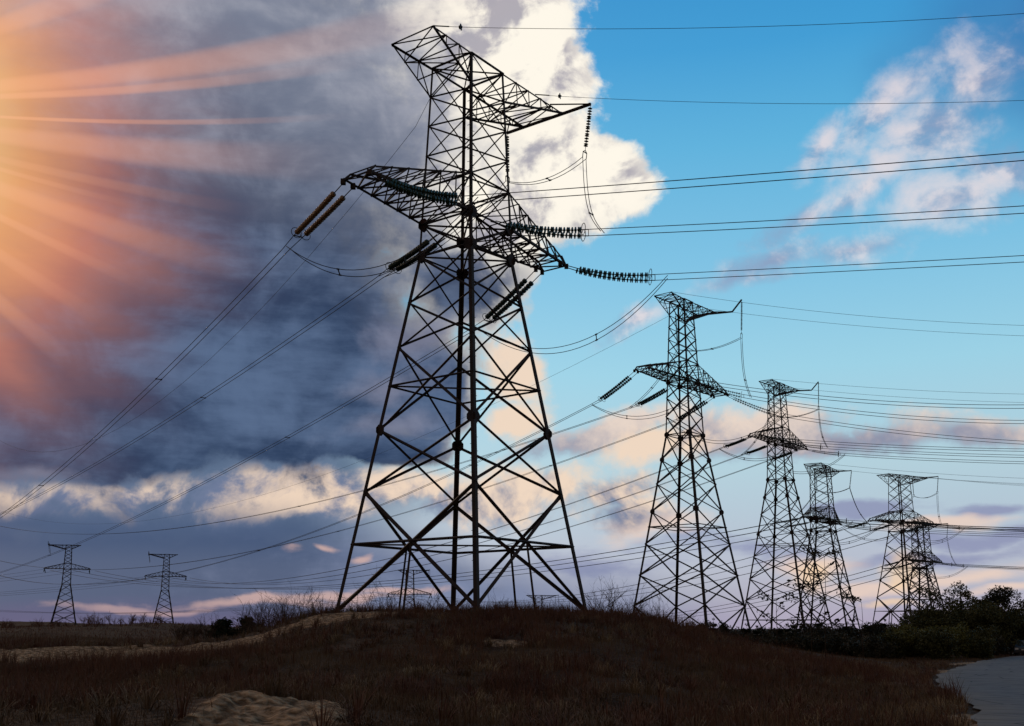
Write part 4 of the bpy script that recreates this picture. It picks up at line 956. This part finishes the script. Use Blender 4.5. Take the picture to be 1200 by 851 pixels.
tussocks('grass_tussocks', 1500, 42, (17, 62), .40, .42, .009, 'straw', 61, 'bent pale brown grass tussocks scattered over the slope', .12)
tussocks('brush_tussocks', 3200, 34, (16, 64), .45, .50, .009, 'brush', 62, 'red-brown bushy tussocks on the mound slope', -.05)
tussocks('dark_tussocks', 2600, 34, (16, 66), .40, .40, .010, 'grass', 63, 'dark brown tussocks on the mound slope', -.1)
# ------------------------------------------------------------------ car at the far end of the road
def build_car(x, y, yaw):
    z = float(road_z(y))+.02; root = empty('car', (x, y, z), yaw); tag(root, 'small dark car coming along the road at the right edge', 'car')
    paint = mat('dark_blue_paint', (.02, .03, .04), (.025, .035, .045), 3, .3, .5); gl = mat('car_glass', (.02, .03, .03), None, rough=.08, spec=.8); tyre = mat('tyre_rubber', (.015, .015, .015), None); lamp = mat('lamp_lens', (.5, .5, .48), None, rough=.2); trim = mat('bumper_trim', (.03, .03, .03), None)
    import bmesh
    def loft(name, secs, m_, par):                    # sections along y: (y, halfwidth bottom, halfwidth top, z0, z1)
        bm = bmesh.new(); rings_ = []
        for (yy_, wb, wt, z0, z1) in secs:
            r_ = .07; rings_.append([bm.verts.new(v) for v in ((-wb, yy_, z0), (wb, yy_, z0), (wb*1.02, yy_, (z0+z1)/2), (wt, yy_, z1-r_*.6), (wt-r_, yy_, z1), (-wt+r_, yy_, z1), (-wt, yy_, z1-r_*.6), (-wb*1.02, yy_, (z0+z1)/2))])
        for a, b_ in zip(rings_[:-1], rings_[1:]):
            for k in range(8): bm.faces.new((a[k], a[(k+1) % 8], b_[(k+1) % 8], b_[k]))
        bm.faces.new(rings_[0][::-1]); bm.faces.new(rings_[-1]); bmesh.ops.recalc_face_normals(bm, faces=bm.faces)
        me = bpy.data.meshes.new(name); bm.to_mesh(me); bm.free(); me.materials.append(m_); o = bpy.data.objects.new(name, me); col.objects.link(o); o.parent = par; return o
    body_ = loft('body', [(-2.1, .72, .66, .32, .62), (-2.0, .82, .76, .22, .80), (-1.1, .86, .80, .20, .92), (-.2, .87, .82, .20, .95), (1.2, .86, .80, .20, .95), (1.95, .82, .76, .24, .92), (2.1, .74, .68, .34, .80)], paint, root)
    cab = loft('cabin', [(-1.15, .74, .60, .90, .94), (-.45, .76, .58, .90, 1.42), (.9, .76, .58, .90, 1.44), (1.65, .74, .60, .90, .98)], paint, root)
    m_ = MB(); m_.v = [(-.62, -1.13, .97), (.62, -1.13, .97), (.52, -.50, 1.37), (-.52, -.50, 1.37)]; m_.v = [(a, b_-.03, c_+.02) for a, b_, c_ in m_.v]+[(a, b_+.0, c_-.01) for a, b_, c_ in m_.v]
    m_.f = [(0, 1, 2, 3), (7, 6, 5, 4), (0, 4, 5, 1), (1, 5, 6, 2), (2, 6, 7, 3), (3, 7, 4, 0)]; m_.build('windscreen', gl, root)
    for s_ in (-1, 1):
        m_ = MB(); m_.box((s_*.70, .2, 1.17), .05, 1.5, .30); m_.build('side_window', gl, root)
        m_ = MB(); m_.box((s_*.60, -2.06, .62), .28, .1, .14); m_.build('headlight', lamp, root)
        m_ = MB(); m_.box((s_*.93, -.75, .98), .16, .1, .12); m_.build('mirror', paint, root)
        for yy_ in (-1.3, 1.3):
            m_ = MB(); m_.lathe((s_*.70, yy_, .31), (s_, 0, 0), [(0, .0), (0, .31), (.17, .31), (.18, .27), (.18, .19)], 18); wl = m_.build('wheel', tyre, root)
            m_ = MB(); m_.lathe((s_*.86, yy_, .31), (s_, 0, 0), [(0, .19), (.02, .17), (.02, .0)], 14); m_.build('rim', lamp, wl)
    m_ = MB(); m_.box((0, -2.12, .38), 1.5, .14, .2); m_.build('bumper', trim, root)
    m_ = MB(); m_.box((0, -2.125, .55), .42, .03, .10); m_.build('number_plate', lamp, root)
build_car(wx_(1201, 103.5, 760), 103.5, R(-28))
